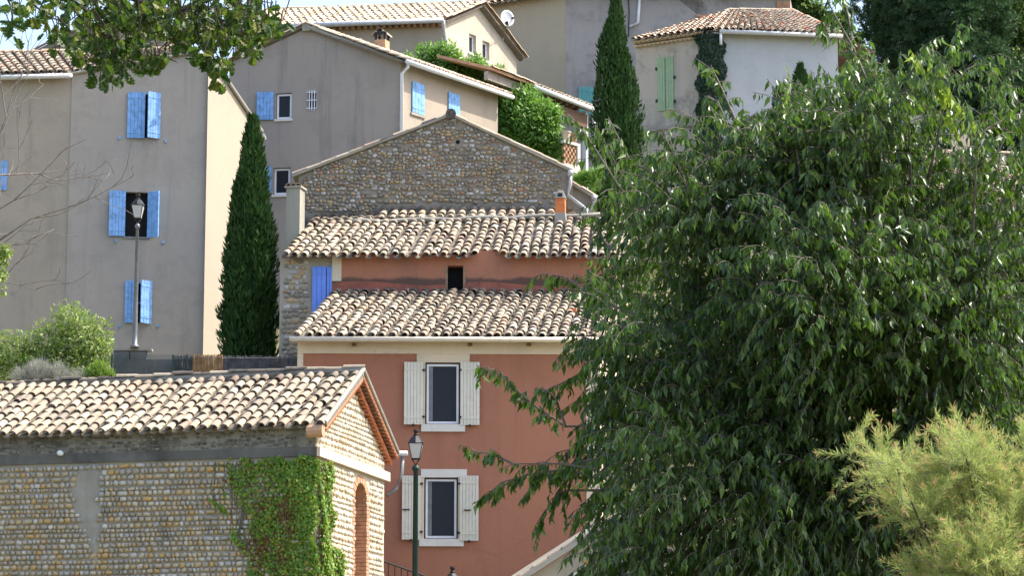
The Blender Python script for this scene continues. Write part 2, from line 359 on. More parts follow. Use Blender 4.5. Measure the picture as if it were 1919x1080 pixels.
def tiles(parent, E0, E1, R0, R1, w=.25, deckback=.12, ex=.32, m='tileA', top_sooty=0, budget=300, eave_over=.08, seed=1, jit=1.0, sag=0.0, flat=.85, trim=None, crest=False):
    """canal tiles in columns from the eave line E to the upper line R; every cover tile is its own object"""
    rr = random.Random(seed); E0, E1, R0, R1 = map(Vector, (E0, E1, R0, R1))
    n = max(2, round((E1 - E0).length / w)); nrm = (E1 - E0).cross(R0 - E0).normalized()
    if (R0 - E0).length < .3: nrm = (E1 - E0).cross(R1 - E1).normalized()
    if nrm.z < 0: nrm = -nrm
    db = MB(); th = nrm * .09; D0 = E0 + (R0 - E0).normalized() * min(deckback, (R0 - E0).length * .3) if (R0 - E0).length > .3 else E0; D1 = E1 + (R1 - E1).normalized() * deckback
    db.hexa([D0 - th * 1.2, D1 - th * 1.2, R1 - th * 1.2, R0 - th * 1.2, D0 - th * .4, D1 - th * .4, R1 - th * .4, R0 - th * .4])
    deck = db.build('roof', M['deck'], parent)
    cover = []; chan = []
    for i in range(n):
        for half in (0, 1):
            if half and i == n - 1: continue
            t = (i + .5 + .5 * half) / n
            a = E0.lerp(E1, t); b = R0.lerp(R1, t); L = (b - a).length
            a = a - nrm * (sag * math.sin(math.pi * t)); b = b - nrm * (sag * 1.3 * math.sin(math.pi * t * 1.0))
            if L < ex * .6: continue
            dy = (b - a).normalized(); a = a - dy * eave_over * rr.uniform(.6, 1.4)
            cuts = trim(t) if trim else 0.0
            a = a + dy * cuts; L = (b - a).length
            if L < ex * .6: continue
            cnt = max(1, round(L / ex)); e = L / cnt
            dx = dy.cross(nrm).normalized(); nz = dx.cross(dy).normalized()
            colj = rr.gauss(0, .012 * jit)
            for j in range(cnt):
                p = a + dy * (e * j) + dx * (colj + rr.gauss(0, .006 * jit))
                tilt = math.radians(4.6) + rr.gauss(0, .018 * jit); yaw = rr.gauss(0, .035 * jit)
                yv = (dy * math.cos(yaw) + dx * math.sin(yaw)); xv = dx * math.cos(yaw) - dy * math.sin(yaw)
                zv = nz * math.cos(-tilt) + yv * math.sin(tilt); yv2 = (yv * math.cos(tilt) - nz * math.sin(tilt))
                ln = e * 1.28
                if half == 0:
                    r = w * .375 * rr.uniform(.93, 1.07)
                    cover.append((basis(xv * r, yv2 * ln, zv * r * flat / .8 * 1.0, p + nz * (.035 + .022)), j, cnt))
                else:
                    r = w * .36
                    chan.append(basis(xv * r, yv2 * ln, -zv * r * .7, p + nz * .022))
    # largest on screen = nearest the eave: keep the first `budget`
    order = sorted(range(len(cover)), key=lambda k: cover[k][1]) if len(cover) > budget else range(len(cover))
    order = list(order); rest = []; rests = []
    for c, k in enumerate(order):
        Mx, j, cnt = cover[k]
        so_ = top_sooty and j >= cnt - top_sooty and rr.random() < (.97 if j >= cnt - 2 else .55)
        if c < budget: inst('roof_tile', shared('tile', M['sooty'] if so_ else M[m]), Mx, deck)
        else: (rests if so_ else rest).append(Mx)
    if rests: meshobj('blackened_tiles', replicate('blackened_tiles', TV, TF, rests, org(deck)), deck, 'stuff', M['sootyi'])
    if rest: meshobj('roof_tiles', replicate('roof_tiles', TV, TF, rest, org(deck)), deck, 'stuff', M.get(m + 'i', M['tileAi']))
    if chan: meshobj('channel_tiles', replicate('channel_tiles', TV, TF, chan, org(deck)), deck, 'stuff', M['tileCh'])
    return deck, len(cover)

def ridge(parent, a, b, m='tileA', r=.1, L=.38, name='ridge_tile', sooty=0.0, seed=3, wob=.012):
    rr = random.Random(seed); a = Vector(a); b = Vector(b); n = max(1, round((b - a).length / L)); d = (b - a).normalized()
    x = d.cross(Vector((0, 0, 1))).normalized(); z = x.cross(d).normalized()
    for i in range(n):
        p = a + d * ((b - a).length * i / n) + z * rr.gauss(0, wob)
        rad = r * rr.uniform(.92, 1.08)
        inst(name, shared('tile', M['sooty'] if rr.random() < sooty else M[m]), basis(x * rad, d * (b - a).length / n * 1.12, z * rad, p), parent)

def pip(poly, s, z):
    c = False; j = len(poly) - 1
    for i in range(len(poly)):
        if (poly[i][1] > z) != (poly[j][1] > z) and s < (poly[j][0] - poly[i][0]) * (z - poly[i][1]) / (poly[j][1] - poly[i][1]) + poly[i][0]: c = not c
        j = i
    return c
def cobbles(parent, fr, poly, course, wr, m, budget=300, o=.0, seed=1, wild=.0, skip=None, dep=.09, big=.04, tilt=.12, gap=.0):
    """river stones laid in courses inside polygon (s,z)"""
    rr = random.Random(seed); s0 = min(p[0] for p in poly); s1 = max(p[0] for p in poly); z0 = min(p[1] for p in poly); z1 = max(p[1] for p in poly)
    out = []; z = z0 + .02
    while z < z1:
        h = course * rr.uniform(.72, 1.2); s = s0 + rr.uniform(-.1, 0); lean = rr.choice((-1, 1)) * tilt
        wave = rr.uniform(0, 6)
        while s < s1:
            ww = rr.uniform(*wr) * h / course; bg_ = rr.random() < big
            if bg_: ww *= 1.8
            zc = z + h / 2 + wild * rr.gauss(0, course) + .012 * math.sin(s * 1.3 + wave); sc = s + ww / 2
            if all(pip(poly, sc + a * ww * .42, zc + b * h * .42) for a in (-1, 1) for b in (-1, 1)) and not (skip and skip(sc, zc)) and rr.random() > gap:
                rot = rr.gauss(0, .06) if ww > h * 1.5 else rr.gauss(lean if rr.random() < .75 else 0, .18)
                c_, s_ = math.cos(rot), math.sin(rot)
                x = (fr.d * c_ + Vector((0, 0, 1)) * s_) * ww * rr.uniform(.88, .97); zz = (Vector((0, 0, 1)) * c_ - fr.d * s_) * h * rr.uniform(.8, .96)
                out.append((ww * h, basis(x, -fr.n * dep * rr.uniform(.7, 1.3), zz, fr.w(sc, zc, o - .004))))
            s += ww
        z += h
    out.sort(key=lambda t: -t[0])
    for k, (_, Mx) in enumerate(out[:budget]): inst('stone', shared('s%d' % (k % 6), M[m]), Mx, parent)
    rest = [Mx for _, Mx in out[budget:]]
    if rest:
        for q in range(1):
            me = replicate('stones', *STONES[2], rest, org(parent)); me.polygons.foreach_set('use_smooth', [True] * len(me.polygons))
            meshobj('stones', me, parent, 'stuff', M[m + 'i'])
    return len(out)

def shutter(parent, fr, s0, s1, z0, z1, m, side='l', ang=0., o=.03, planks=5, bars=True, label=None):
    """plank shutter hinged on its left ('l') or right ('r') edge; ang = opening away from the wall"""
    a = R(ang)
    if side == 'l': h = fr.w(s0, 0, o); f2 = Fr(h.x, h.y, fr.a - a); q0, q1 = 0, s1 - s0
    else: h = fr.w(s1, 0, o); f2 = Fr(h.x, h.y, fr.a + a); q0, q1 = -(s1 - s0), 0
    mb = MB(); w = (q1 - q0) / planks
    for i in range(planks): mb.box(f2, q0 + i * w + .004, q0 + (i + 1) * w - .004, z0, z1, 0, .026 + .002 * (i % 2))
    mb.box(f2, q0 + .004, q1 - .004, z0 + .004, z1 - .004, -.012, -.0015)
    sh = mb.build('shutter', m, parent)
    if bars:
        for zz in (z0 + .16, z1 - .16): MB().box(f2, q0 + .01, q1 - .01, zz - .02, zz + .02, .0295, .036).build('hinge_strap', m, sh)
    if label: sh['label'] = label
    return sh
def window(parent, fr, s0, s1, z0, z1, dep=.16, fw=.055, m='wframe', mull=False, glass='glass'):
    mb = MB(); o0, o1 = -dep, -dep + .05
    mb.box(fr, s0, s0 + fw, z0, z1, o0, o1).box(fr, s1 - fw, s1, z0, z1, o0, o1)
    mb.box(fr, s0 + fw, s1 - fw, z0, z0 + fw, o0, o1).box(fr, s0 + fw, s1 - fw, z1 - fw, z1, o0, o1)
    if mull: mb.box(fr, (s0 + s1) / 2 - .025, (s0 + s1) / 2 + .025, z0 + fw, z1 - fw, o0, o1)
    wn = mb.build('window', M[m], parent)
    g = MB().box(fr, s0 + fw, s1 - fw, z0 + fw, z1 - fw, o0 + .015, o0 + .03); g.build('pane', M[glass], wn)
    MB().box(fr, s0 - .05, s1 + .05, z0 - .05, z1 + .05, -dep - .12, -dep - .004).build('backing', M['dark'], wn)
    return wn
def gutter(parent, pts, m='zinc', r=.07): return MB().tube(pts, r, 10).build('gutter', M[m], parent, True)
def pipe(parent, pts, m='zinc', r=.045): return MB().tube(pts, r, 10).build('downpipe', M[m], parent, True)

# ------------------------------------------------------------------ foliage tools
def unit(a): return a / np.maximum(np.linalg.norm(a, axis=-1, keepdims=True), 1e-9)
def leaf_mesh(name, pos, dirv, nrm, L, Wd, fold=.25, droop=.15, og=(0, 0, 0)):
    n = len(pos); d = unit(dirv); s = unit(np.cross(d, nrm)); u = np.cross(s, d)
    L = np.broadcast_to(L, (n,))[:, None]; Wd = np.broadcast_to(Wd, (n,))[:, None]
    v = np.stack([pos, pos + d * L * .42 + s * Wd * .5 + u * Wd * fold, pos + d * L - u * L * droop, pos + d * L * .42 - s * Wd * .5 + u * Wd * fold, pos + d * L * .5], 1) - np.array(og)
    f = np.array([[0, 1, 2, 4], [0, 4, 2, 3]]); Fa = (f[None] + (np.arange(n) * 5)[:, None, None]).reshape(-1, 4)
    return qmesh(name, v.reshape(-1, 3), Fa)
def sheet_mesh(name, pos, dirv, nrm, L, Wd, og=(0, 0, 0)):
    n = len(pos); d = unit(dirv); s = unit(np.cross(d, nrm)); L = np.broadcast_to(L, (n,))[:, None]; Wd = np.broadcast_to(Wd, (n,))[:, None]
    v = np.stack([pos - s * Wd * .25, pos + d * L * .5 - s * Wd * .5, pos + d * L, pos + d * L * .5 + s * Wd * .5], 1) - np.array(og)
    Fa = np.arange(n * 4).reshape(-1, 4); return qmesh(name, v.reshape(-1, 3), Fa)
def rnd(n): return unit(RNG.normal(size=(n, 3)))
def blob_points(blobs, n, shell=.0):
    vol = np.array([b[3] ** 3 if len(b) == 4 else b[3] * b[4] * b[5] for b in blobs]); pick = RNG.choice(len(blobs), n, p=vol / vol.sum())
    d = rnd(n); rad = RNG.random(n) ** (1 / 3) if not shell else shell + (1 - shell) * RNG.random(n)
    c = np.array([b[:3] for b in blobs])[pick]; rr = np.array([(b[3],) * 3 if len(b) == 4 else b[3:6] for b in blobs])[pick]
    return c + d * rr * rad[:, None], d, pick
def twigs_mesh(name, P0, P1, r0, r1, og=(0, 0, 0), n=3):
    """thin tapered sticks from arrays of segment ends"""
    d = unit(P1 - P0); a = unit(np.cross(d, np.array([.3, .8, .52]))); b = np.cross(d, a); k = len(P0); vs = []
    r0 = np.broadcast_to(r0, (k,))[:, None]; r1 = np.broadcast_to(r1, (k,))[:, None]
    for P, r in ((P0, r0), (P1, r1)):
        for i in range(n):
            t = 2 * math.pi * i / n; vs.append(P + (a * math.cos(t) + b * math.sin(t)) * r)
    v = np.stack(vs, 1) - np.array(og); f = np.array([[i, (i + 1) % n, n + (i + 1) % n, n + i] for i in range(n)])
    Fa = (f[None] + (np.arange(k) * 2 * n)[:, None, None]).reshape(-1, 4); return qmesh(name, v.reshape(-1, 3), Fa)
# ------------------------------------------------------------------ ground
GY = [-400, -20, 0, 40, 55, 63.9, 66, 72, 80, 90, 100, 110, 140, 2500]
GZ = [-6, -.5, 0, 2.6, 3.2, 4.1, 10.2, 11.0, 13.4, 17, 21.5, 25, 27, 30]
def gz(y): return float(np.interp(y, GY, GZ))
xs = np.concatenate([[-1500, -300, -80], np.arange(-30, 31, 1.0), [80, 300, 1500]])
ys = np.concatenate([[-400, -60, -20], np.arange(0, 140, 1.0), [160, 250, 600, 2500]])
gv = [(x, y, gz(y) + (0.12 * math.sin(x * .9 + y * .37) + .08 * math.sin(x * 2.1 - y) if abs(x) < 60 and 0 < y < 130 else 0)) for y in ys for x in xs]
nx = len(xs); gf = [(j * nx + i, j * nx + i + 1, (j + 1) * nx + i + 1, (j + 1) * nx + i) for j in range(len(ys) - 1) for i in range(nx - 1)]
gm, n, b = mat('dry_earth'); P = coords(n)
n.links.new(mix(n, ramp(n, noise(n, 1.2, P, 6), [(.4, 0), (.6, 1)]), (.20, .16, .10), (.11, .13, .05)), b.inputs['Base Color'])
me = bpy.data.meshes.new('ground'); me.from_pydata(gv, [], gf); me.update(); me.polygons.foreach_set('use_smooth', [True] * len(gf))
meshobj('ground', me, None, 'structure', gm)

def root(name, label, cat, fr, z, group=None): return thing(name, label, cat, (fr.o.x, fr.o.y, z), group)
def wall(parent, fr, pix, holes=(), m='grey', reveal=.2, zb=None, extra=None, o=0.0, nm='wall'):
    """pix: outline in pixels, or (s,z) tuples flagged by 'sz'"""
    outl = [p[1:] if p[0] == 'sz' else fr.hit(*p) for p in pix]
    if zb is not None: outl = [outl[0][:1] + (zb,)] + list(outl) + [outl[-1][:1] + (zb,)]
    mb = MB(); panel(mb, fr, outl, holes, reveal, o)
    return mb.build(nm, M[m], parent), outl
def shell(parent, pts, z0, z1, m='grey'):
    """closing walls at the back: list of xy points joined by vertical faces"""
    mb = MB()
    for a, c in zip(pts[:-1], pts[1:]):
        mb.add([(a[0], a[1], z0), (c[0], c[1], z0), (c[0], c[1], z1), (a[0], a[1], z1)], [(0, 1, 2, 3)])
    return mb.build('back_wall', M[m], parent)

# ------------------------------------------------------------------ cobblestone barn
BA = Fr.at(592, 850, 56, -14); BG = Fr(BA.o.x, BA.o.y, R(76))
bz0 = 2.6
barn = root('stone_barn', 'low barn of river cobbles with pale tiled roof and blackened eave band', 'barn', BA, bz0)
zt = BA.hit(592, 852)[1]; ze = BA.hit(592, 798)[1]
BW = BG.hit(720, 915)[0]; half = BW / 2
bapex = ze + half * math.tan(R(28.5))
w1, ol = wall(barn, BA, [('sz', -9.5, zt), ('sz', 0, zt)], m='mortarA', zb=bz0)
zl, zm = BA.hit(592, 856)[1], BA.hit(592, 838)[1]
MB().box(BA, -9.5, .03, zl, zm - .003, -.1, .045).build('lintel_band', M['bandB'], barn)
eb_ = MB().box(BA, -9.5, .0, zm, ze + .02, -.1, .02).build('eave_band', M['bandA'], barn)
cobbles(eb_, BA, [(-9.4, zm), (-.05, zm), (-.05, ze), (-9.4, ze)], .075, (.06, .2), 'stoneK', seed=66, o=.018, dep=.05, wild=.15, gap=.25, budget=60)
def smw(dpt, z): return (.10 + .28 * min(1, dpt / .3) if dpt < .3 else .38 - .20 * (dpt - .3)) * (1 if dpt < 1.5 else max(.15, 1 - (dpt - 1.5))) + .05 * math.sin(z * 17) + .04 * math.sin(z * 41)
def sm(s, z):
    c = -4.72 + .12 * math.sin(z * 2.3); top = zt - .15; dpt = top - z
    return -.0 < dpt < 2.0 and abs(s - c) < .8 * smw(dpt, z)
ncob = cobbles(w1, BA, [(-9.45, 3.3), (0, 3.3), (0, zl - .01), (-9.45, zl - .01)], .104, (.06, .16), 'stoneA', seed=4, skip=sm, dep=.15, tilt=.3, big=.07)
sp = MB(); k = 70; prv = None
for i in range(k):
    dpt = 2.1 * i / (k - 1); z = zl - .02 - dpt; c = -4.72 + .12 * math.sin(z * 2.3); w_ = max(.02, smw(dpt, z)); w2 = max(.02, w_ + .05 * math.sin(z * 29 + 1))
    row = [BA.w(c - w_ - .05, z, .004), BA.w(c - w_, z, .02), BA.w(c, z, .03 + .01 * math.sin(z * 13)), BA.w(c + w2, z, .02), BA.w(c + w2 + .05, z, .004)]
    if prv:
        for q in range(4): sp.add([row[q], row[q + 1], prv[q + 1], prv[q]], [(0, 1, 2, 3)])
    prv = row
sp.build('cement_repair', m_plaster('repair_cement', (.38, .35, .30), (.32, .295, .255), (.22, .20, .17), .8, .8), barn)
# gable
az0, az1 = BG.hit(674, 905)[1], 0
au0, au1 = BG.hit(664, 1000)[0], BG.hit(686, 1000)[0]
arch = []
for k in range(9):
    t = math.pi * k / 8; arch.append(((au0 + au1) / 2 - (au1 - au0) / 2 * math.cos(t), az0 - .35 + .35 * math.sin(t)))
mb = MB()
outl = [(0, bz0), (0, ze), (half, bapex), (BW, ze), (BW, bz0)]
# panel with an arched hole: the hole is the polygon
hole = [(au0, 3.3)] + arch + [(au1, 3.3)]
loops = [[Vector((s, z, 0)) for s, z in outl], [Vector((s, z, 0)) for s, z in hole]]
flat = [p for l in loops for p in l]
tr_ = [tuple(t) for t in tessellate_polygon(loops)]; qa, qb, qc = (BG.w(flat[i].x, flat[i].y) for i in tr_[0])
if (qb - qa).cross(qc - qa).dot(BG.n) < 0: tr_ = [t[::-1] for t in tr_]
mb.add([BG.w(p.x, p.y) for p in flat], tr_)
gw = mb.build('gable_wall', M['mortarG'], barn)
mb = MB()
for i in range(len(hole)):
    p0, p1 = hole[i], hole[(i + 1) % len(hole)]
    mb.add([BG.w(*p0), BG.w(*p1), BG.w(*p1, -.35), BG.w(*p0, -.35)], [(0, 1, 2, 3)])
mb.add([BG.w(*p, -.35) for p in hole], [tuple(range(len(hole)))])
ar = mb.build('arched_recess', M['brick'], barn)
z = 3.6; k = 0
rr = random.Random(2)
while z < az0 - .40:      # brick jambs and infill, one object per brick
    for (s0, s1, o0, o1) in ((au1 - .015, au1 + .2, -.34, .012), (au0 - .14, au0 + .012, -.1, .012)):
        q = MB().box(BG, s0, s1 + rr.uniform(-.03, .04), z, z + .062, o0, o1 + rr.uniform(0, .01)); q.build('brick', M['brick'], ar)
    z += .078
for kk in range(9):
    t0 = math.pi * kk / 9 + .03; t1 = math.pi * (kk + 1) / 9 - .03; c = (au0 + au1) / 2; rx = (au1 - au0) / 2; zc = az0 - .35
    p = [(c - a_ * math.cos(t), zc + b_ * math.sin(t)) for a_, b_, t in ((rx, .35, t0), (rx, .35, t1), (rx + .2, .50, t1), (rx + .2, .50, t0))]
    MB().hexa([BG.w(*q, .014) for q in p] + [BG.w(*q, -.2) for q in p]).build('brick', M['brick'], ar)
def gsk(s, z): return (au0 - .16 < s < au1 + .2 and z < az0 + .2) or (zl - .04 < z < zl + .24)
cobbles(gw, BG, [(.04, 4.0), (.04, ze - .03), (half, bapex - .1), (BW - .05, ze - .03), (BW - .05, 4.0)], .115, (.09, .2), 'stoneG', seed=9, skip=gsk, dep=.085, tilt=.1)
MB().box(BG, -.04, BW + .12, zl, zl + .19, -.02, .10).build('string_course', M['cream'], barn)
sl_ = BG.hit(668, 770)[0]; MB().box(BG, half - .09, half + .09, ze + .9, ze + 1.32, -.01, .03).build('vent_slit', M['brick'], barn)
# roof
back = BG.d
ov = .24
RL = Vector((0, 0, 0))
E1 = BG.w(-.20, ze - .02, ov); E0 = E1 - BA.d * 9.6
pk = BG.w(half, bapex + .10, ov); R1 = pk; R0 = pk - BA.d * 9.6
E0.z -= .0
tiles(barn, E0, E1, R0, R1, w=.238, ex=.385, m='tileA', budget=300, eave_over=.06, seed=11, sag=.03, jit=1.5)
ridge(barn, R0 + Vector((0, 0, .02)), R1 + Vector((0, 0, .1)), 'tileA', .10, .42, sooty=.5, seed=5)
MB().tube([R0 + Vector((0, 0, -.05)), R1 + Vector((0, 0, .03))], .10, 8).build('ridge_mortar', M['bandA'], barn)
B0 = BG.w(BW + .22, ze - .02, ov)
tiles(barn, B0 - BA.d * 9.6, B0, R0, R1, w=.262, ex=.335, m='tileA', budget=0, seed=12)
vb = MB(); vb.tube([E1 + Vector((0, 0, .05)), pk + Vector((0, 0, .07))], .05, 8); vb.tube([pk + Vector((0, 0, .07)), B0 + Vector((0, 0, .04))], .045, 8)
vb.build('verge_mortar', M['cement'], barn)
q = MB(); q.tube([E1 + Vector((0, 0, -.12)) - BG.n * .35, E1 + Vector((0, 0, -.12)) - BG.n * .02], [.13, .13], 10).build('corner_tile', M['terra'], barn)
# génoise courses under the rakes
def genoise(parent, fr, a, c, rows=2, w=.135, drop=.15, proj=(.25, .14), m='genoise', r=.06):
    a = Vector((a[0], a[1])); c = Vector((c[0], c[1])); L = (c - a).length; t = (c - a) / L; nn = Vector((-t.y, t.x));
    if nn.y > 0: nn = -nn
    for row in range(rows):
        k = int(L / w)
        sb = MB()
        p0 = a + nn * (drop * row); p1 = c + nn * (drop * row); q0 = p0 + nn * .022; q1 = p1 + nn * .022
        sb.hexa([fr.w(q0.x, q0.y, proj[row]), fr.w(q1.x, q1.y, proj[row]), fr.w(q1.x, q1.y, -.02), fr.w(q0.x, q0.y, -.02), fr.w(p0.x, p0.y, proj[row]), fr.w(p1.x, p1.y, proj[row]), fr.w(p1.x, p1.y, -.02), fr.w(p0.x, p0.y, -.02)])
        cs = sb.build('cornice_course', M[m], parent)
        for i in range(k):
            p = p0 + t * (L * (i + .5) / k) + nn * (.022 + r * .85); P0 = fr.w(p.x, p.y, proj[row] - .004)
            tt = (fr.d * t.x + Vector((0, 0, 1)) * t.y); up = tt.cross(-fr.n).normalized()
            if up.z < 0: up = -up
            inst('cornice_tile', shared('tile', M[m]), basis(tt * r, -fr.n * (proj[row] - .01), up * r * 1.1, P0), cs)
genoise(barn, BG, (half + .02, bapex + .03), (BW + .20, ze - .08))
genoise(barn, BG, (-.12, ze - .08), (half - .05, bapex - .05), rows=1, drop=.1)
gp = [BG.w(BW + .30, ze - .06, .32), BG.w(BW + .30, ze - .45, .30), BG.w(BW + .24, ze - .75, .2), BG.w(BW + .05, ze - .92, .06)]
pipe(barn, gp, 'gal', .042)
MB().tube([BG.w(BW + .30, ze + .0, .42), BG.w(BW + .30, ze + .0, -4)], .06, 10).build('gutter', M['zinc'], barn, True)
shell(barn, [tuple(BG.w(BW, 0).xy), tuple((BG.w(BW, 0) - BA.d * 9.5).xy), tuple((BG.w(0, 0) - BA.d * 9.5).xy)], bz0, ze, 'mortarA')
lp = BA.hit(117, 851)
lampb = thing('security_light', 'small white wall light fixed on the black eave band of the barn', 'wall light', BA.w(lp[0], lp[1], .06))
MB().tube([BA.w(lp[0] - .03, lp[1], .05), BA.w(lp[0] + .0, lp[1], .14), BA.w(lp[0] + .06, lp[1] - .02, .20)], [.045, .06, .05], 10).build('lamp_housing', M['wframe'], lampb, True)
MB().box(BA, lp[0] - .09, lp[0] - .03, lp[1] - .05, lp[1] + .05, .046, .075).build('bracket', M['gal'], lampb)

# ------------------------------------------------------------------ pink house
PF = Fr.at(557, 700, 64, 1.5); PU = Fr.at(622, 520, 68.6, 1.5)
pz0 = 4.2
pink = root('pink_house', 'terracotta pink house with ivory shutters and two weathered tiled roofs', 'house', PF, pz0)
H1 = PF.rect(797, 680, 862, 796); H2 = PF.rect(795, 896, 858, 1011)
xr = PF.hit(1125, 800)[0]
zg = PF.hit(800, 641)[1]
wp, _ = wall(pink, PF, [('sz', 0, zg), ('sz', xr, zg)], [H1, H2], 'pink', .14, pz0)
def trim(px, o=.02, m='cream', nm='trim', dep=0.0): 
    s0, s1, z0, z1 = PF.rect(*px); MB().box(PF, s0, s1, z0, z1, dep, o).build(nm, M[m], pink)
b0 = PF.rect(557, 641, 1125, 664); MB().box(PF, 0, xr, b0[2], zg, 0.001, .03).build('eave_band', M['cream'], pink)
MB().box(PF, 0.0, PF.hit(568, 700)[0], pz0, b0[2] - .002, .001, .024).build('corner_band', M['cream'], pink)
MB().box(PF, PF.hit(1098, 700)[0], xr, pz0, b0[2] - .002, .001, .024).build('corner_band', M['cream'], pink)
T = PF.rect(781, 664, 880, 682); MB().box(PF, T[0], T[1], H1[3] + .002, b0[2] - .002, .001, .026).build('lintel', M['cream'], pink)
for Hh, (lx0, lx1) in ((H1, (790, 872)), (H2, (787, 870))):
    a, c = PF.hit(lx0, 700)[0], PF.hit(lx1, 700)[0]
    MB().box(PF, a, Hh[0] - .001, Hh[2], Hh[3], .001, .02).build('jamb', M['cream'], pink)
    MB().box(PF, Hh[1] + .001, c, Hh[2], Hh[3], .001, .02).build('jamb', M['cream'], pink)
    MB().box(PF, a, c, Hh[2] - .17, Hh[2] - .002, -.1, .06).build('sill', M['white'], pink)
MB().box(PF, PF.hit(789, 880)[0], PF.hit(875, 880)[0], H2[3] + .002, H2[3] + .19, .001, .03).build('lintel', M['white'], pink)
for Hh in (H1, H2):
    wn_ = window(pink, PF, Hh[0] + .03, Hh[1] - .03, Hh[2] + .02, Hh[3] - .03, .10, .05)
    MB().box(PF, Hh[0] + .085, Hh[0] + .17, Hh[2] + .08, Hh[3] - .09, -.068, -.056).build('sash_edge', M['gal'], wn_)
for (u0, u1, v0, v1, sd_) in ((757, 793, 680, 797, 'r'), (863, 899, 680, 798, 'l'), (753, 789, 893, 1013, 'r'), (861, 897, 893, 1015, 'l')):
    s0, s1, z0, z1 = PF.rect(u0, v0, u1, v1)
    sh = shutter(pink, PF, s0, s1, z0, z1, M['cshut'], sd_, 3 if sd_ == 'l' else 4, .05, 6)
    hx = s1 - .02 if sd_ == 'r' else s0 + .02
    for zz in (z0 + .18, z1 - .18):
        MB().box(PF, hx - .03 + (.03 if sd_ == 'r' else -.03), hx + .03 + (.03 if sd_ == 'r' else -.03), zz - .02, zz + .02, .02, .10).build('hinge', M['black'], sh)
    MB().box(PF, (s0 + s1) / 2 - .03, (s0 + s1) / 2 + .02, z0 - .035, z0 + .01, .03, .12).build('shutter_catch', M['black'], sh)
    if v0 > 800: MB().box(PF, s0 + .10 if sd_ == 'l' else s0 + .02, s0 + .26 if sd_ == 'l' else s0 + .18, (z0 + z1) / 2 - .06, (z0 + z1) / 2 - .035, .09, .125).build('latch_bar', M['black'], sh)
# annex roof
AE0, AE1 = PF.hw(547, 632, .30), PF.hw(1122, 634, .30); AR0, AR1 = PU.hw(626, 547, .03), PU.hw(1150, 547, .03)
tiles(pink, AE0, AE1, AR0, AR1, w=.243, ex=.355, m='tileA', top_sooty=3, budget=300, eave_over=.05, seed=21, jit=1.4)
MB().tube([AE0 + Vector((-.05, -.08, -.06)), AE1 + Vector((.02, -.08, -.05))], .062, 10).build('gutter', M['gutterc'], pink, True)
for u in (663, 880, 990): 
    p = PF.hw(u, 643, .2); MB().box(PF, PF.hit(u, 643)[0] - .04, PF.hit(u, 643)[0] + .06, p.z - .05, p.z - .01, .031, .26).build('gutter_bracket', M['wood'], pink)
lw = MB(); c0 = PF.w(0, 0); c1 = PU.w(0, 0)
for (q0, q1, zz0, zz1) in ((PF.w(0, 0), PU.w(0, 0), AE0.z - .1, AR0.z - .1), (PF.w(xr, 0), PU.hw(1155, 520), AE1.z - .1, AR1.z - .1)):
    lw.add([(q0.x, q0.y, pz0), (q1.x, q1.y, pz0), (q1.x, q1.y, zz1), (q0.x, q0.y, zz0)], [(0, 1, 2, 3)])
lw.build('side_wall', M['cream'], pink)
# upper storey
xu = PU.hit(1155, 520)[0]; zu = PU.hit(900, 478)[1]
HU = PU.rect(839, 498, 868, 544)
wu, _ = wall(pink, PU, [('sz', 0, zu), ('sz', PU.hit(890, 478)[0], zu), ('sz', PU.hit(900, 478)[0], zu + .12), ('sz', PU.hit(940, 478)[0], zu + .12), ('sz', PU.hit(950, 478)[0], zu), ('sz', xu, zu)], [HU], 'pinkU', .3, 10)
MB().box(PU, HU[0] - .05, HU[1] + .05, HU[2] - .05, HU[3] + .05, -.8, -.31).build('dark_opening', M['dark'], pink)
for (a, c, zz0, zz1) in ((HU[0] - .055, HU[0], HU[2], HU[3]), (HU[1], HU[1] + .055, HU[2], HU[3])): MB().box(PU, a, c, zz0, zz1, .001, .012).build('window_surround', M['blockb'], pink)
fz0, fz1 = PU.hit(800, 548)[1], PU.hit(800, 527)[1]
fl = MB(); kx = 60
for i in range(kx):     # flashing fillet of redder mortar with an uneven top
    a, c = xu * i / kx, xu * (i + 1) / kx
    if c > HU[0] and a < HU[1]: continue
    za = fz1 - .06 + .05 * math.sin(a * 2.1) ; zc = fz1 - .06 + .05 * math.sin(c * 2.1)
    fl.add([PU.w(a, fz0 - .1, .05), PU.w(c, fz0 - .1, .05), PU.w(c, zc, .012), PU.w(a, za, .012)], [(0, 1, 2, 3)])
fm = m_plaster('red_mortar_fillet', (.36, .12, .08), (.30, .10, .07), (.06, .045, .04), .9, .5); fl.build('mortar_fillet', fm, pink)
MB().box(PU, -.0, PU.hit(640, 500)[0], PU.hit(630, 527)[1], zu - .01, .002, .015).build('corner_band', M['cream'], pink)
def notch(t): return .34 if .585 < t < .66 else (.18 if .57 < t < .675 else 0)
UE0, UE1 = PU.hw(526, 478, .10), PU.hw(1158, 478, .10); UR0, UR1 = pt(582, 419, 71.7), pt(1160, 409, 71.7)
tiles(pink, UE0, UE1, UR0, UR1, w=.245, ex=.365, m='tileA', budget=300, eave_over=.20, seed=31, jit=1.4, trim=notch)
m0, m1 = pt(645, 420, 71.6), pt(1128, 407, 71.6); k = 14
MB().tube([m0.lerp(m1, i / k) + Vector((0, 0, .06 + .025 * math.sin(i * 1.9))) for i in range(k + 1)], [.055 + .012 * math.sin(i * 2.7) for i in range(k + 1)], 8).build('ridge_mortar', M['cement'], pink, True)
ridge(pink, pt(640, 421, 71.65), pt(1130, 407, 71.65), 'tileA', .075, .5, seed=8)
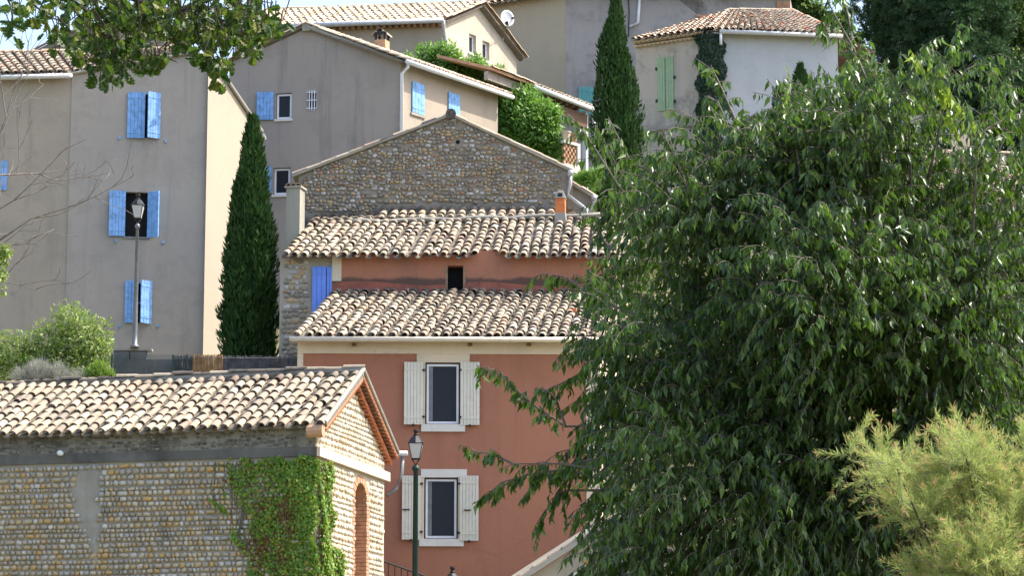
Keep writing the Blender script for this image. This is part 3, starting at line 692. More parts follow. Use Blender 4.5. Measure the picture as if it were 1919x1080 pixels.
# gable end of the upper block and left rubble wall
G2 = Fr(PU.w(xu, 0).x, PU.w(xu, 0).y, R(62))
gs = G2.hit(1181, 520)[0]
mb = MB(); panel(mb, G2, [(0, 10), (0, zu + .05), (gs * .42, UR1.z + .02), (gs, UR1.z - 1.0), (gs, 10)]); mb.build('gable_wall', M['lit'], pink)
tiles(pink, UR0 + Vector((0, 0, .02)), UR1 + Vector((0, 0, .02)), UR0 + Vector((.2, .9, -.3)), UR1 + Vector((.2, .9, -.3)), budget=0, w=.262, seed=32)
sh0 = PU.hit(524, 560)[0]
wl, _ = wall(pink, PU, [('sz', sh0, zu), ('sz', -.001, zu)], [], 'mortarA', .2, 8.5, o=-.06, nm='rubble_wall')
BS = PU.rect(585, 500, 622, 590)
cobbles(wl, PU, [(sh0, 9.5), (-.02, 9.5), (-.02, zu - .06), (sh0, zu - .06)], .13, (.09, .22), 'stoneB', seed=14, wild=.12, o=-.06, tilt=.1, skip=lambda s, z: BS[0] - .12 < s and BS[2] - 1 < z < BS[3] + .17)
shutter(pink, PU, BS[0], (BS[0] + BS[1]) / 2 + .1, BS[2] - .9, BS[3], M['blue2'], 'l', 3, .0, 3, label='deep blue plank shutter leaf')
shutter(pink, PU, (BS[0] + BS[1]) / 2 + .11, BS[1], BS[2] - .9, BS[3], M['blue2'], 'r', 3, .0, 2)
# chimneys of the pink house
C1 = Fr.at(536, 400, 70.3, -13)
cz = C1.hit(550, 448)[1]; ct = C1.hit(550, 352)[1]
ch = MB().box(C1, 0, .36, cz - .4, ct, -.42, 0).build('chimney', M['chim'], pink)
MB().box(C1, -.04, .40, ct + .002, ct + .05, -.46, .04).build('chimney_slab', M['cement'], ch)
for i, sx in enumerate((.03, .15, .27)): inst('chimney_tile', shared('tile', M['tileA']), basis(Vector((.09, 0, 0)), Vector((0, .5, .04)), Vector((0, .02, .08)), C1.w(sx + .05, ct + .055, .05)), ch)
MB().box(C1, .04, .14, ct + .052, ct + .16, -.3, -.1).build('chimney_cap', M['black'], ch)
C2 = Fr.at(1041, 400, 71.2, -8)
oz = C2.hit(1050, 424)[1]; ot = C2.hit(1050, 371)[1]
oc = MB().box(C2, 0, .24, oz + .3, ot, -.24, 0).build('chimney', M['orange'], pink)
MB().hexa([C2.w(-.06, oz - .3, .06), C2.w(.31, oz - .3, .06), C2.w(.31, oz - .3, -.3), C2.w(-.06, oz - .3, -.3), C2.w(-.004, oz + .36, .006), C2.w(.246, oz + .36, .006), C2.w(.246, oz + .36, -.25), C2.w(-.004, oz + .36, -.25)]).build('chimney_base', M['cement'], oc)
MB().hexa([C2.w(-.02, ot + .002, .02), C2.w(.26, ot + .002, .02), C2.w(.26, ot + .002, -.26), C2.w(-.02, ot + .002, -.26), C2.w(.06, ot + .22, -.08), C2.w(.18, ot + .22, -.08), C2.w(.18, ot + .22, -.16), C2.w(.06, ot + .22, -.16)]).build('chimney_cap', M['cement'], oc)
MB().box(C2, .06, .18, ot + .04, ot + .13, -.05, .012).build('flue_hole', M['black'], oc)
C3 = Fr.at(1062, 590, 66.4, -8); oz = C3.hit(1070, 600)[1]
MB().box(C3, 0, .22, oz - .3, oz + .28, -.2, 0).build('chimney', M['orange'], pink)

# ------------------------------------------------------------------ rubble gable house
SG = Fr.at(845, 300, 72.65, 0); sz0 = 11.2
rub = root('rubble_gable_house', 'house with a wide rubble stone gable and thin tiled verge behind the pink house', 'house', SG, sz0)
gl, gk, gr = SG.hit(560, 331), SG.hit(845, 220), SG.hit(1063, 322)
rubm = m_plaster('rubble_mortar', (.30, .26, .21), (.24, .21, .18), (.10, .095, .09), .5, .4, zfoot=(SG.hit(800, 425)[1], .62, (.055, .055, .06)))
mb = MB(); panel(mb, SG, [(gl[0], sz0), gl, gk, gr, (gr[0], sz0)]); rw = mb.build('gable_wall', rubm, rub)
hz = SG.hit(858, 266)
foot = SG.hit(800, 392)[1]; lf = SG.hit(712, 400)[0]; foot2 = SG.hit(640, 408)[1]
for seed, kw in ((41, dict()),):
    cobbles(rw, SG, [(gl[0] + .03, gl[1] + .07), (gk[0] - .08, gk[1] + .03), (gk[0] + .08, gk[1] + .03), (gr[0] - .05, gr[1] + .06), (gr[0] - .12, foot + .12), (lf, foot + .12), (lf - .1, foot2 + .12), (gl[0] + .04, foot2 + .12)],
            .098, (.07, .17), 'stoneB', seed=seed, wild=.2, dep=.11, tilt=.15, gap=.03, big=.06, skip=lambda s, z: (s - hz[0]) ** 2 + (z - hz[1]) ** 2 < .01)
MB().tube([SG.w(hz[0], hz[1], .02), SG.w(hz[0], hz[1], .012)], .055, 10).build('drain_hole', M['dark'], rub)
back6 = Vector((0, 6, 0))
for nm_, (a, c) in enumerate(((gl, gk), (gr, gk))):
    a3 = SG.w(a[0] + (-.15 if nm_ == 0 else .12), a[1] - .02, .10); c3 = SG.w(c[0], c[1] + .03, .10); up = Vector((0, 0, .07))
    MB().hexa([a3, c3, c3 + back6, a3 + back6, a3 + up, c3 + up, c3 + back6 + up, a3 + back6 + up]).build('roof', M['cement'], rub)
    ridge(rub, a3 + Vector((0, .06, .06)), c3 + Vector((0, .06, .06)), 'tileB', .075, .42, 'verge_tile', .05, seed=nm_ + 2, wob=.008)
MB().tube([SG.w(gk[0], gk[1] + .08, .12), SG.w(gk[0], gk[1] + .08, -5)], .14, 10).build('ridge_tiles', M['sooty'], rub)
MB().box(SG, gr[0] + .002, gr[0] + .14, foot, gr[1] - .05, -.3, .03).build('corner_post', M['blockb'], rub)
q = SG.hw(1069, 327, .2); MB().tube([q + Vector((0, -.12, .03)), q + Vector((0, 3, .03))], .075, 10).build('gutter', M['zinc'], rub, True)
pipe(rub, [q + Vector((0, 0, 0)), q + Vector((-.0, 0, -.25)), q + Vector((-.06, .1, -.45)), SG.hw(1064, 366, .12), SG.hw(1100, 393, .12), SG.hw(1099, 412, .12)], 'zinc', .042)
bk = MB()
BKF = Fr.at(1066, 380, 73.6, 0); panel(bk, BKF, [BKF.hit(1062, 425), BKF.hit(1062, 342), BKF.hit(1112, 376), BKF.hit(1103, 425)])
lt = bk.build('lean_to_wall', M['greyE'], rub)
a3, c3 = BKF.hw(1062, 340, .12), BKF.hw(1116, 373, .12); MB().hexa([a3, c3, c3 + Vector((0, 2, 0)), a3 + Vector((0, 2, 0)), a3 + Vector((0, 0, .08)), c3 + Vector((0, 0, .08)), c3 + Vector((0, 2, .08)), a3 + Vector((0, 2, .08))]).build('lean_to_roof', M['cement'], rub)
ridge(rub, a3 + Vector((0, 0.05, .07)), c3 + Vector((0, 0.05, .07)), 'tileB', .07, .4, 'verge_tile')
q = BKF.hw(1113, 372, .2); MB().tube([q + Vector((0, -.15, 0)), q + Vector((0, 1.8, 0))], .08, 10).build('gutter', M['zinc'], rub, True)
pipe(rub, [q, q + Vector((-.02, 0, -.18)), BKF.hw(1104, 395, .15), BKF.hw(1097, 398, .15), BKF.hw(1097, 412, .15)], 'zinc', .05)
# lean-to tiled strips against the gable
st = root('lean_to_roof', 'narrow strip of mossy curved tiles running along the foot of the rubble gable', 'lean-to', SG, foot - .4)
tiles(st, pt(705, 415, 71.75), pt(1042, 411, 71.75), SG.hw(712, 393, .01), SG.hw(1044, 391, .01), w=.262, ex=.30, m='tileA', top_sooty=1, seed=51, eave_over=.02)
tiles(st, pt(575, 421, 71.75), pt(700, 418, 71.75), SG.hw(590, 409, .01), SG.hw(705, 404, .01), w=.262, ex=.30, m='tileA', top_sooty=2, seed=52, eave_over=.02)

# ------------------------------------------------------------------ tall grey house, left
DF = Fr.at(135, 400, 80, 8); DL = Fr.at(135, 400, 80, -3); dz0 = 12.6
dl = root('tall_grey_house', 'tall grey beige house with three pairs of half open sky blue shutters', 'house', DF, dz0)
dr = DF.hit(389, 400)[0]
W1 = DF.rect(240, 176, 299, 258); W2 = DF.rect(232, 360, 281, 444); W3 = DF.rect(237, 531, 279, 605)
wall(dl, DF, [DF_ for DF_ in ((135, 138), (250, 118), (358, 99), (391, 104))], [W1, W2, W3], 'grey', .2, dz0)
oL = DL.hit(-60, 400)[0]; zlv = DL.hit(60, 146)[1]
LW = DL.rect(-22, 302, 14, 357)
wall(dl, DL, [('sz', oL, zlv), ('sz', -.002, zlv)], [], 'beige', .2, dz0)
shutter(dl, DL, LW[0], LW[1], LW[2], LW[3], M['blue'], 'r', 2, .02, 5)
DS = Fr(DF.w(dr, 0).x, DF.w(dr, 0).y, R(66)); de = DS.hit(489, 240)
wall(dl, DS, [(391, 104), (425, 150), (480, 232), (489, 244)], [], 'lit', .2, dz0)
# the roof
zE = DL.hit(60, 137)[1]
tE0, tE1 = DL.hw(-60, 139, .22), DL.hw(136, 135, .22); tR0, tR1 = pt(-95, 100, 82.5), pt(104, 96, 82.5)
tiles(dl, tE0, tE1, tR0, tR1, w=.255, ex=.36, m='tileB', budget=220, seed=61, jit=.6, eave_over=.06, flat=.6)
tiles(dl, DF.hw(136, 136, .06), DF.hw(362, 99, .06), pt(106, 96, 82.5), pt(345, 90, 82.8), w=.26, ex=.36, m='tileB', budget=80, seed=62, jit=.6, eave_over=.02, flat=.6)
ridge(dl, pt(-95, 99, 82.5), pt(104, 95, 82.5), 'tileB', .1, .42, seed=9); ridge(dl, pt(106, 95, 82.5), pt(345, 89, 82.8), 'tileB', .09, .42, seed=10)
MB().tube([DF.hw(134, 137, .08), DF.hw(250, 117, .08), DF.hw(358, 98, .08), DF.hw(391, 103, .08)], .045, 8).build('verge_mortar', M['cement'], dl)
dv = MB(); pp = [DS.hw(391, 103, .06), DS.hw(425, 148, .06), DS.hw(480, 231, .06), DS.hw(491, 246, .06)]; dv.tube(pp, .055, 8); dv.build('verge_mortar', M['cement'], dl)
sl0 = MB(); a3, c3 = DS.w(0, DS.hit(391, 104)[1], .05), DS.hw(491, 245, .05); bd = -DF.d * 3.5
sl0.hexa([a3, c3, c3 + bd, a3 + bd, a3 + Vector((0, 0, .08)), c3 + Vector((0, 0, .08)), c3 + bd + Vector((0, 0, .08)), a3 + bd + Vector((0, 0, .08))]); sl0.build('roof', M['deck'], dl)
MB().tube([DL.hw(-70, 147, .28), DL.hw(131, 141, .28)], .075, 10).build('gutter', M['gutterw'], dl, True)
MB().tube([DL.hw(124, 143, .30), DL.hw(134, 141, .20)], .06, 10).build('gutter_end', M['wframe'], dl, True)
p = DS.hw(493, 252, .1); MB().tube([p, p + Vector((0, .5, 0))], .06, 8).build('gutter', M['gutterw'], dl)
def pair(parent, fr, Hh, m, la, ra, split=.5, planks=5):
    mid = Hh[0] + (Hh[1] - Hh[0]) * split
    shutter(parent, fr, Hh[0] - .02, mid - .005, Hh[2] - .03, Hh[3] + .03, m, 'l', la, .03, planks)
    shutter(parent, fr, mid + .005, Hh[1] + .02, Hh[2] - .03, Hh[3] + .03, m, 'r', ra, .03, planks)
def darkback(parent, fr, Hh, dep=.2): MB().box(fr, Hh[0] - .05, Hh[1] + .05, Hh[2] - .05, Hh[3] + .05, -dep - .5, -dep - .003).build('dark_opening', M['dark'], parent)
for Hh in (W1, W2, W3): darkback(dl, DF, Hh)
pair(dl, DF, W1, M['blue'], 6, 30, .55)
# middle window: left leaf folded flat on the wall, right leaf ajar
s0, s1, z0, z1 = DF.rect(204, 358, 235, 443); shutter(dl, DF, s0, s1, z0, z1, M['blue'], 'r', 6, .03, 5)
s0, s1, z0, z1 = DF.rect(277, 361, 294, 447); shutter(dl, DF, s0, s0 + .42, z0, z1, M['blue'], 'l', 42, .03, 5)
MB().box(DF, W2[0], W2[1], W2[2] - .06, W2[2] - .002, -.1, .04).build('sill', M['gal'], dl)
s0, s1, z0, z1 = DF.rect(234, 527, 254, 606); shutter(dl, DF, s0, s0 + .38, z0, z1, M['blue'], 'l', 8, .03, 4)
s0, s1, z0, z1 = DF.rect(266, 528, 284, 608); shutter(dl, DF, s1 - .40, s1, z0, z1, M['blue'], 'r', 38, .03, 4)
MB().box(DF, W3[0] + .3, W3[1], (W3[2] + W3[3]) / 2 - .02, (W3[2] + W3[3]) / 2 + .02, -.05, .0).build('latch_bar', M['blue'], dl)
shell(dl, [tuple(DS.w(de[0], 0).xy), tuple((DS.w(de[0], 0) - DF.d * 9).xy)], dz0, DS.hit(489, 244)[1] - .1, 'grey')
for u, v in ((224, 259), (311, 265), (218, 452), (306, 455), (224, 612), (296, 612)):
    s, z = DF.hit(u, v); MB().box(DF, s - .025, s + .025, z - .04, z + .04, .001, .06).build('shutter_catch', M['blue'], dl)

# ------------------------------------------------------------------ ruined gable behind the tall house
LG = Fr.at(150, 80, 96, 0)
rg = root('old_stone_gable', 'rough stone gable rising behind the tall grey house under the oak leaves', 'house', LG, 18)
lo = [LG.hit(30, 112), LG.hit(150, 52), LG.hit(260, 30), LG.hit(360, 80)]
mb = MB(); panel(mb, LG, [(lo[0][0], 18)] + lo + [(lo[-1][0], 18)]); lw_ = mb.build('gable_wall', rubm, rg)
cobbles(lw_, LG, [(lo[0][0] + .5, lo[0][1] - .3), (lo[1][0], lo[1][1] - .15), (lo[2][0], lo[2][1] - .15), (lo[3][0] - .1, lo[3][1] - .15), (lo[3][0] - .1, lo[0][1] - .3)], .15, (.12, .3), 'stoneB', seed=77, wild=.2, budget=120)
for a, c in ((lo[0], lo[1]), (lo[1], lo[2]), (lo[2], lo[3])): ridge(rg, LG.w(a[0], a[1], .05), LG.w(c[0], c[1], .05), 'tileA', .09, .4, 'verge_tile')
MB().hexa([LG.w(lo[0][0], lo[0][1] - .05, .1), LG.w(lo[2][0], lo[2][1] - .05, .1), LG.w(lo[2][0], lo[2][1] - .05, -5), LG.w(lo[0][0], lo[0][1] - .05, -5), LG.w(lo[0][0], lo[0][1], .1), LG.w(lo[2][0], lo[2][1], .1), LG.w(lo[2][0], lo[2][1], -5), LG.w(lo[0][0], lo[0][1], -5)]).build('roof', M['deck'], rg)

# ------------------------------------------------------------------ middle house with streaked gable
EF = Fr.at(750, 160, 86, -10); ES = Fr(EF.o.x, EF.o.y, R(55)); ez0 = 14.5
eh = root('streaked_gable_house', 'grey house with a rain streaked gable, white downpipe and closed blue side shutters', 'house', EF, ez0)
K1 = EF.rect(517, 174, 547, 223); K2 = EF.rect(577, 170, 593, 206); K3 = EF.rect(512, 314, 544, 365)
ep = EF.hit(576, 52); er = EF.hit(751, 116)
wall(eh, EF, [(430, 118), (500, 87), (576, 52), (751, 116)], [K1, K2, K3], 'greyE', .22, ez0)
Sw1 = ES.rect(771, 152, 794, 219); Sw2 = ES.rect(839, 172, 860, 222)
sl1 = 5.25
wall(eh, ES, [('sz', 0, er[1]), ('sz', sl1, er[1])], [], 'beige', .2, ez0)
window(eh, EF, K1[0] + .02, K1[1] - .02, K1[2] + .02, K1[3] - .02, .12, .06); window(eh, EF, K3[0] + .02, K3[1] - .02, K3[2] + .02, K3[3] - .02, .12, .06)
window(eh, EF, K2[0] + .01, K2[1] - .01, K2[2] + .01, K2[3] - .01, .15, .03)
bars = MB()
for t in (.2, .5, .8): bars.box(EF, K2[0] + (K2[1] - K2[0]) * t - .012, K2[0] + (K2[1] - K2[0]) * t + .012, K2[2] - .02, K2[3] + .02, .02, .045)
for t in (.08, .5, .92): bars.box(EF, K2[0] - .03, K2[1] + .03, K2[2] + (K2[3] - K2[2]) * t - .012, K2[2] + (K2[3] - K2[2]) * t + .012, .046, .06)
bars.build('window_bars', M['wframe'], eh)
for Hh in (K1, K3): MB().box(EF, Hh[0] - .03, Hh[1] + .03, Hh[2] - .07, Hh[2] - .002, -.1, .05).build('sill', M['white'], eh)
s0, s1, z0, z1 = EF.rect(482, 173, 513, 225); shutter(eh, EF, s0, s1, z0, z1, M['blue'], 'r', 3, .03, 5)
s0, s1, z0, z1 = EF.rect(494, 313, 509, 362); shutter(eh, EF, s0, s1, z0, z1, M['blue'], 'r', 3, .03, 3)
for (u0, u1, vt, vb) in ((771, 794, 152, 219), (839, 860, 172, 235)):
    s0 = ES.hit(u0, 180)[0]; s1 = ES.hit(u1, 190)[0]; zt_ = ES.hit(u0, vt)[1]; zb_ = ES.hit(u0, vb - (9 if vb == 219 else 0))[1]
    shutter(eh, ES, s0, s1, zb_, zt_, M['blue'], 'l', 0, .02, 4)
    MB().box(ES, s0 - .05, s1 + .05, zb_ - .08, zb_ - .01, .001, .05).build('sill', M['beige'], eh)
Eo = .34
e0 = ES.w(-.18, er[1] - .02, Eo); e1 = ES.w(sl1 + .3, er[1] - .02, Eo)
pk3 = EF.w(ep[0], ep[1] + .06, .12); pkb = pk3 + ES.d * (sl1 + .5)
tiles(eh, e0, e1, pk3, pkb, w=.25, ex=.34, m='tileB', seed=71, budget=300, jit=.8, eave_over=.06)
MB().tube([e0 + Vector((0, 0, -.05)) + ES.n * .05, e1 + Vector((0, 0, -.05)) + ES.n * .05], .075, 10).build('gutter', M['wframe'], eh, True)
g0 = ES.w(.0, er[1] - .08, .3); pipe(eh, [g0, g0 + Vector((0, 0, -.12)), ES.w(-.02, er[1] - .38, .08), ES.w(-.02, ez0 + 2, .08)], 'wframe', .055)
el = EF.hit(430, 118); l3 = EF.w(el[0], el[1] + .03, .12)
MB().hexa([l3, pk3, pkb, l3 + ES.d * 6, l3 + Vector((0, 0, .07)), pk3 + Vector((0, 0, .07)), pkb + Vector((0, 0, .07)), l3 + ES.d * 6 + Vector((0, 0, .07))]).build('roof', M['deck'], eh)
ridge(eh, l3 + Vector((0, 0, .06)), pk3 + Vector((0, 0, .08)), 'tileB', .075, .42, 'verge_tile', seed=5)
MB().tube([pk3 + Vector((0, 0, -.04)), EF.w(er[0], er[1] + .02, .12)], .06, 8).build('verge_mortar', M['cement'], eh)
ridge(eh, pk3 + Vector((0, 0, .06)), EF.w(er[0] + .1, er[1] + .1, .12), 'tileB', .08, .42, 'verge_tile', seed=6)
MB().box(EF, ep[0] - .13, ep[0] + .13, ep[1] - .12, ep[1] + .14, .0, .15).build('ridge_end', M['cement'], eh)
shell(eh, [tuple(ES.w(sl1, 0).xy), tuple((ES.w(sl1, 0) - EF.d * 5.5).xy)], ez0, er[1], 'beige')
# chimneys standing on that roof
EC = Fr.at(702, 80, 88.2, -18)
cz, ct = EC.hit(716, 118)[1], EC.hit(716, 73)[1]
cc = MB().box(EC, 0, .36, cz - .5, ct, -.4, 0).build('chimney', M['terra'], eh); cc['label'] = 'clay coloured chimney with black tile cap'
for dx_ in (0.0, .30):
    for dy_ in (0, -.34): MB().box(EC, dx_ + .0, dx_ + .06, ct + .002, ct + .16, dy_ - .06, dy_).build('cap_leg', M['black'], cc)
MB().hexa([EC.w(-.05, ct + .16, .05), EC.w(.41, ct + .16, .05), EC.w(.41, ct + .16, -.45), EC.w(-.05, ct + .16, -.45), EC.w(.08, ct + .30, .03), EC.w(.28, ct + .30, .03), EC.w(.28, ct + .30, -.43), EC.w(.08, ct + .30, -.43)]).build('chimney_cap', M['black'], cc)
inst('chimney_tile', shared('tile', M['sooty']), basis(EC.d * .12, -EC.n * .55, Vector((0, 0, .14)), EC.w(.18, ct + .27, .06)), cc)
for sg in (-1, 1): inst('chimney_tile', shared('tile', M['tileB']), basis((EC.d * .8 + Vector((0, 0, -.5 * sg))) * .12, -EC.n * .52, (Vector((0, 0, .8)) + EC.d * .5 * sg) * .07, EC.w(.18 + .17 * sg, ct + .2, .05)), cc)
q = pt(675, 84, 88.6); MB().lathe(q - Vector((0, 0, .3)), [(.08, 0), (.08, .34), (.11, .36), (.07, .48), (.02, .52)], 10).build('vent_pipe', M['terra'], eh)

# ------------------------------------------------------------------ upper house with lit gable
FF = Fr.at(832, 60, 100, -8); FS = Fr(FF.o.x, FF.o.y, R(56)); fz = 21
fh = root('upper_house', 'upper house with pale scalloped tile roof, long gutter and sunlit peeling gable', 'house', FF, fz)
fe = FF.hit(832, 42)[1]; fp = FS.hit(898, 12); fr_ = FS.hit(975, 112)
fwid = fr_[0]
V1 = FS.rect(879, 62, 892, 103); V2 = FS.rect(904, 76, 917, 114)
V1 = (V1[0], V1[1], FS.hit(885, 100)[1], FS.hit(885, 64)[1]); V2 = (V2[0], V2[1], FS.hit(910, 113)[1], FS.hit(910, 77)[1])
wall(fh, FS, [('sz', 0, fe), ('sz',) + tuple(fp), ('sz', fwid - .25, FS.hit(968, 104)[1])], [V1, V2], 'streaky', .25, fz)
for Hh in (V1, V2): window(fh, FS, Hh[0], Hh[1], Hh[2], Hh[3], .16, .09)
for Hh in (V1, V2): MB().box(FS, Hh[0] - .05, Hh[1] + .05, Hh[2] - .08, Hh[2] - .002, -.1, .06).build('sill', M['white'], fh)
fl0 = FF.hit(440, 60)[0]
wall(fh, FF, [('sz', fl0, fe), ('sz', 0, fe)], [], 'beige', .2, fz)
pR1 = FS.w(fp[0], fp[1] + .10, .22); pR0 = pR1 + FF.d * (fl0 - .5)
pE1 = FS.w(-.25, fe + .0, .22); pE0 = pE1 + FF.d * (fl0 - .5)
tiles(fh, pE0, pE1, pR0, pR1, w=.265, ex=.36, m='tileB', seed=81, budget=300, eave_over=.1, jit=.6)
ridge(fh, pR0 + Vector((0, 0, .05)), pR1 + Vector((0, 0, .05)), 'tileB', .11, .42)
pB1 = FS.w(fwid + .1, FS.hit(975, 110)[1], .22)
tiles(fh, pB1 + FF.d * (fl0 - .5), pB1, pR0, pR1, w=.265, ex=.36, m='tileB', seed=82, budget=0)
ridge(fh, pE1 + Vector((0, 0, .08)), pR1 + Vector((0, 0, .06)), 'tileB', .1, .4, 'verge_tile', seed=2); ridge(fh, pR1 + Vector((0, 0, .06)), pB1 + Vector((0, 0, .06)), 'tileB', .1, .4, 'verge_tile', seed=3)
g1 = FF.w(.05, fe - .02, .42); g0 = FF.w(fl0 - .5, fe - .02, .42); MB().tube([g0, g1], .095, 10).build('gutter', M['zinc'], fh, True)
pipe(fh, [g1, g1 + Vector((0, .1, -.2)), FF.w(.06, fe - .65, .08), FF.w(.06, fz + 2, .08)], 'zinc', .06)
rr = random.Random(4)
for i in range(30): 
    s = fl0 * (i + .5) / 34; MB().box(FF, s - .05, s + .05, fe - .16, fe - .06, .001, .28).build('rafter_end', M['brick'], fh)
dd = thing('satellite_dish', 'pale pink satellite dish on a bracket at the upper house gable', 'satellite dish', FS.w(fwid * .78, FS.hit(948, 75)[1], .1))
dc = pt(950, 35, FS.w(fwid * .8, 0).y - .4); nrm_ = Vector((.25, -.93, .26)).normalized(); ax_ = nrm_.cross(Vector((0, 0, 1))).normalized(); ay_ = ax_.cross(nrm_).normalized(); dm_ = MB(); k = 18; prof = ((0, 0), (.12, .012), (.2, .035), (.25, .06), (.252, .045), (.2, .02), (.12, -.005), (0, -.015))
vs = []; fs = []
for (r, h) in prof:
    for i in range(k): vs.append(dc + (ax_ * math.cos(2 * math.pi * i / k) * 1.0 + ay_ * math.sin(2 * math.pi * i / k) * 1.35) * (r + .001) * 1.05 + nrm_ * h)
for j in range(len(prof) - 1):
    for i in range(k): fs.append((j * k + i, j * k + (i + 1) % k, (j + 1) * k + (i + 1) % k, (j + 1) * k + i))
dm_.add(vs, fs).build('dish', M['dish'], dd, True)
tip = dc + nrm_ * .42 + Vector((.12, 0, -.18))
MB().tube([dc - nrm_ * .05, dc + Vector((-.05, .1, -.35)), FS.w(fwid * .76, FS.hit(946, 78)[1], .02)], .03, 8).build('mast', M['zinc'], dd)
MB().tube([dc + Vector((0, 0, -.33)), tip], .014, 6).build('feed_arm', M['zinc'], dd)
MB().tube([tip + Vector((-.05, .04, .0)), tip + Vector((.05, -.04, .0))], .04, 8).build('receiver', M['black'], dd)
MB().box(Fr(dc.x, dc.y, 0), -.06, .05, dc.z - .32, dc.z - .12, .05, .12).build('bracket', M['black'], dd)

# ------------------------------------------------------------------ great tower block behind
GL = Fr.at(1060, 100, 107, -24); GR = Fr(GL.o.x, GL.o.y, R(4)); gz0 = 22
tw = root('great_block', 'massive plain house at the top of the village, one beige wall and one grey', 'building', GL, gz0)
wall(tw, GL, [(880, 14), (985, -3), (1060, -16)], [], 'tower', .2, gz0)
GW = GR.rect(1307, 12, 1325, 27); GD = GR.rect(1084, 163, 1112, 215)
gtop = GL.hit(1060, -16)[1]; ge = GR.hit(1481, 20)[0]
wall(tw, GR, [('sz', 0, gtop), ('sz', ge, gtop)], [GW, (GW[0] - 1.9, GW[0] - 1.2, GW[3] + 1.2, GW[3] + 2.2)], 'towerG', .25, gz0)
darkback(tw, GR, GW, .25)
MB().box(GR, GW[0] - .04, GW[1] + .04, GW[2] - .09, GW[2] - .002, -.1, .07).build('sill', M['terra'], tw)
shell(tw, [tuple(GR.w(ge, 0).xy), tuple((GR.w(ge, 0) + Vector((1, 7, 0))).xy)], gz0, gtop, 'towerG')
pipe(tw, [GR.hw(1199, -14, .08), GR.hw(1196, 42, .08), GR.hw(1180, 49, .08)], 'wframe', .055)
MB().tube([GR.hw(1177, -14, .04), GR.hw(1179, 20, .05), GR.hw(1178, 68, .04)], .02, 6).build('cable', M['black'], tw)
shutter(tw, GR, GD[0], GD[1], GD[2], GD[3], M['teal'], 'l', 0, .03, 4, label='teal plank shutter behind the tall cypress')
ta, tb = GL.hw(872, 14, .35), GL.hw(1060, -16, .35)
tiles(tw, ta, tb, ta + Vector((.9, 4, 1.35)), tb + Vector((.9, 4, 1.35)), w=.27, ex=.38, m='tileC', seed=91, budget=300)
tc = GR.w(ge + .3, gtop, .35); MB().hexa([tb, tc, tc + Vector((0, 6, 2)), tb + Vector((.9, 6, 2)), tb + Vector((0, 0, .1)), tc + Vector((0, 0, .1)), tc + Vector((0, 6, 2.1)), tb + Vector((.9, 6, 2.1))]).build('roof', M['terra'], tw)
MB().box(GR, GR.hit(1455, 5)[0], ge - .01, GR.hit(1465, 20)[1], GR.hit(1465, 2)[1], .002, .06).build('brick_course', M['brick'], tw)

# ------------------------------------------------------------------ hip roofed house, upper right
HL = Fr.at(1330, 150, 98, -30); HR = Fr(HL.o.x, HL.o.y, R(8)); hz0 = 20
hh = root('hip_roof_house', 'cream and white corner house with a low hipped roof patched in orange tiles', 'house', HL, hz0)
hze = HR.hit(1340, 62)[1]; hl = HL.hit(1192, 150)[0]; hr = HR.hit(1571, 150)[0]
Q = HL.rect(1233, 107, 1263, 207)
wall(hh, HL, [('sz', hl, hze), ('sz', 0, hze)], [], 'hipL', .2, hz0)
wall(hh, HR, [('sz', 0, hze), ('sz', hr, hze)], [], 'hipR', .2, hz0)
shutter(hh, HL, Q[0], (Q[0] + Q[1]) / 2 - .02, Q[2], Q[3], M['green'], 'l', 0, .02, 3); shutter(hh, HL, (Q[0] + Q[1]) / 2 + .02, Q[1], Q[2], Q[3], M['green'], 'r', 0, .02, 3)
for (s, zz) in ((Q[0] - .04, .2), (Q[0] - .04, .8), (Q[1] + .04, .15), (Q[1] + .04, .6)): MB().box(HL, s - .03, s + .03, Q[2] + (Q[3] - Q[2]) * zz - .05, Q[2] + (Q[3] - Q[2]) * zz + .05, .001, .07).build('hinge', M['black'], hh)
lz = HL.hit(1250, 240)[1]; MB().box(HL, hl, -.3, lz - .05, lz + .06, .001, .09).build('ledge', M['cement'], hh)
hr0, hr1 = pt(1366, 20, 102.5), pt(1484, 21, 103)
hE = HL.w(0, hze + .05, .32); hEc = Vector((hE.x + .12, hE.y - .02, hze + .05))
hEl = HL.w(hl - .05, hze + .05, .32); hEr = HR.w(hr + .1, hze + .05, .32)
hlb = HL.w(hl - .05, hze + .35, -.5)
tiles(hh, hEl, hEc, hlb, hr0, w=.26, ex=.36, m='tileC', seed=101, budget=120, jit=.8)
tiles(hh, hEc, hEr, hr0, hr1, w=.25, ex=.36, m='tileC', seed=102, budget=180, jit=.8)
hbk = HR.w(hr + .1, hze + .05, -5.5)
MB().add([hEr + Vector((0, 0, -.02)), hbk, hr1 + Vector((0, 0, -.03))], [(0, 1, 2)]).build('roof', M['terra'], hh)
ridge(hh, hEc + Vector((0, 0, .05)), hr0 + Vector((0, 0, .05)), 'tileC', .1, .4, seed=12); ridge(hh, hr0 + Vector((0, 0, .04)), hr1 + Vector((0, 0, .04)), 'tileC', .1, .4, seed=13); ridge(hh, hr1 + Vector((0, 0, .04)), hEr + Vector((0, 0, .05)), 'tileC', .1, .4, seed=14)
genoise(hh, HL, (hl, hze + .02), (-.1, hze + .02), rows=2, w=.17, drop=.12, proj=(.28, .15), m='cream', r=.07)
MB().tube([HR.w(.3, hze - .02, .36), HR.w(hr + .1, hze - .02, .36)], .08, 10).build('gutter', M['gutterw'], hh, True)
pipe(hh, [HR.w(.35, hze - .05, .34), HR.w(.35, hze - .5, .34)], 'wframe', .05)
shell(hh, [tuple(HR.w(hr, 0).xy), tuple(HR.w(hr, 0, -6).xy)], hz0, hze, 'hipR')
SHF = Fr.at(1574, 120, 99.5, 8)
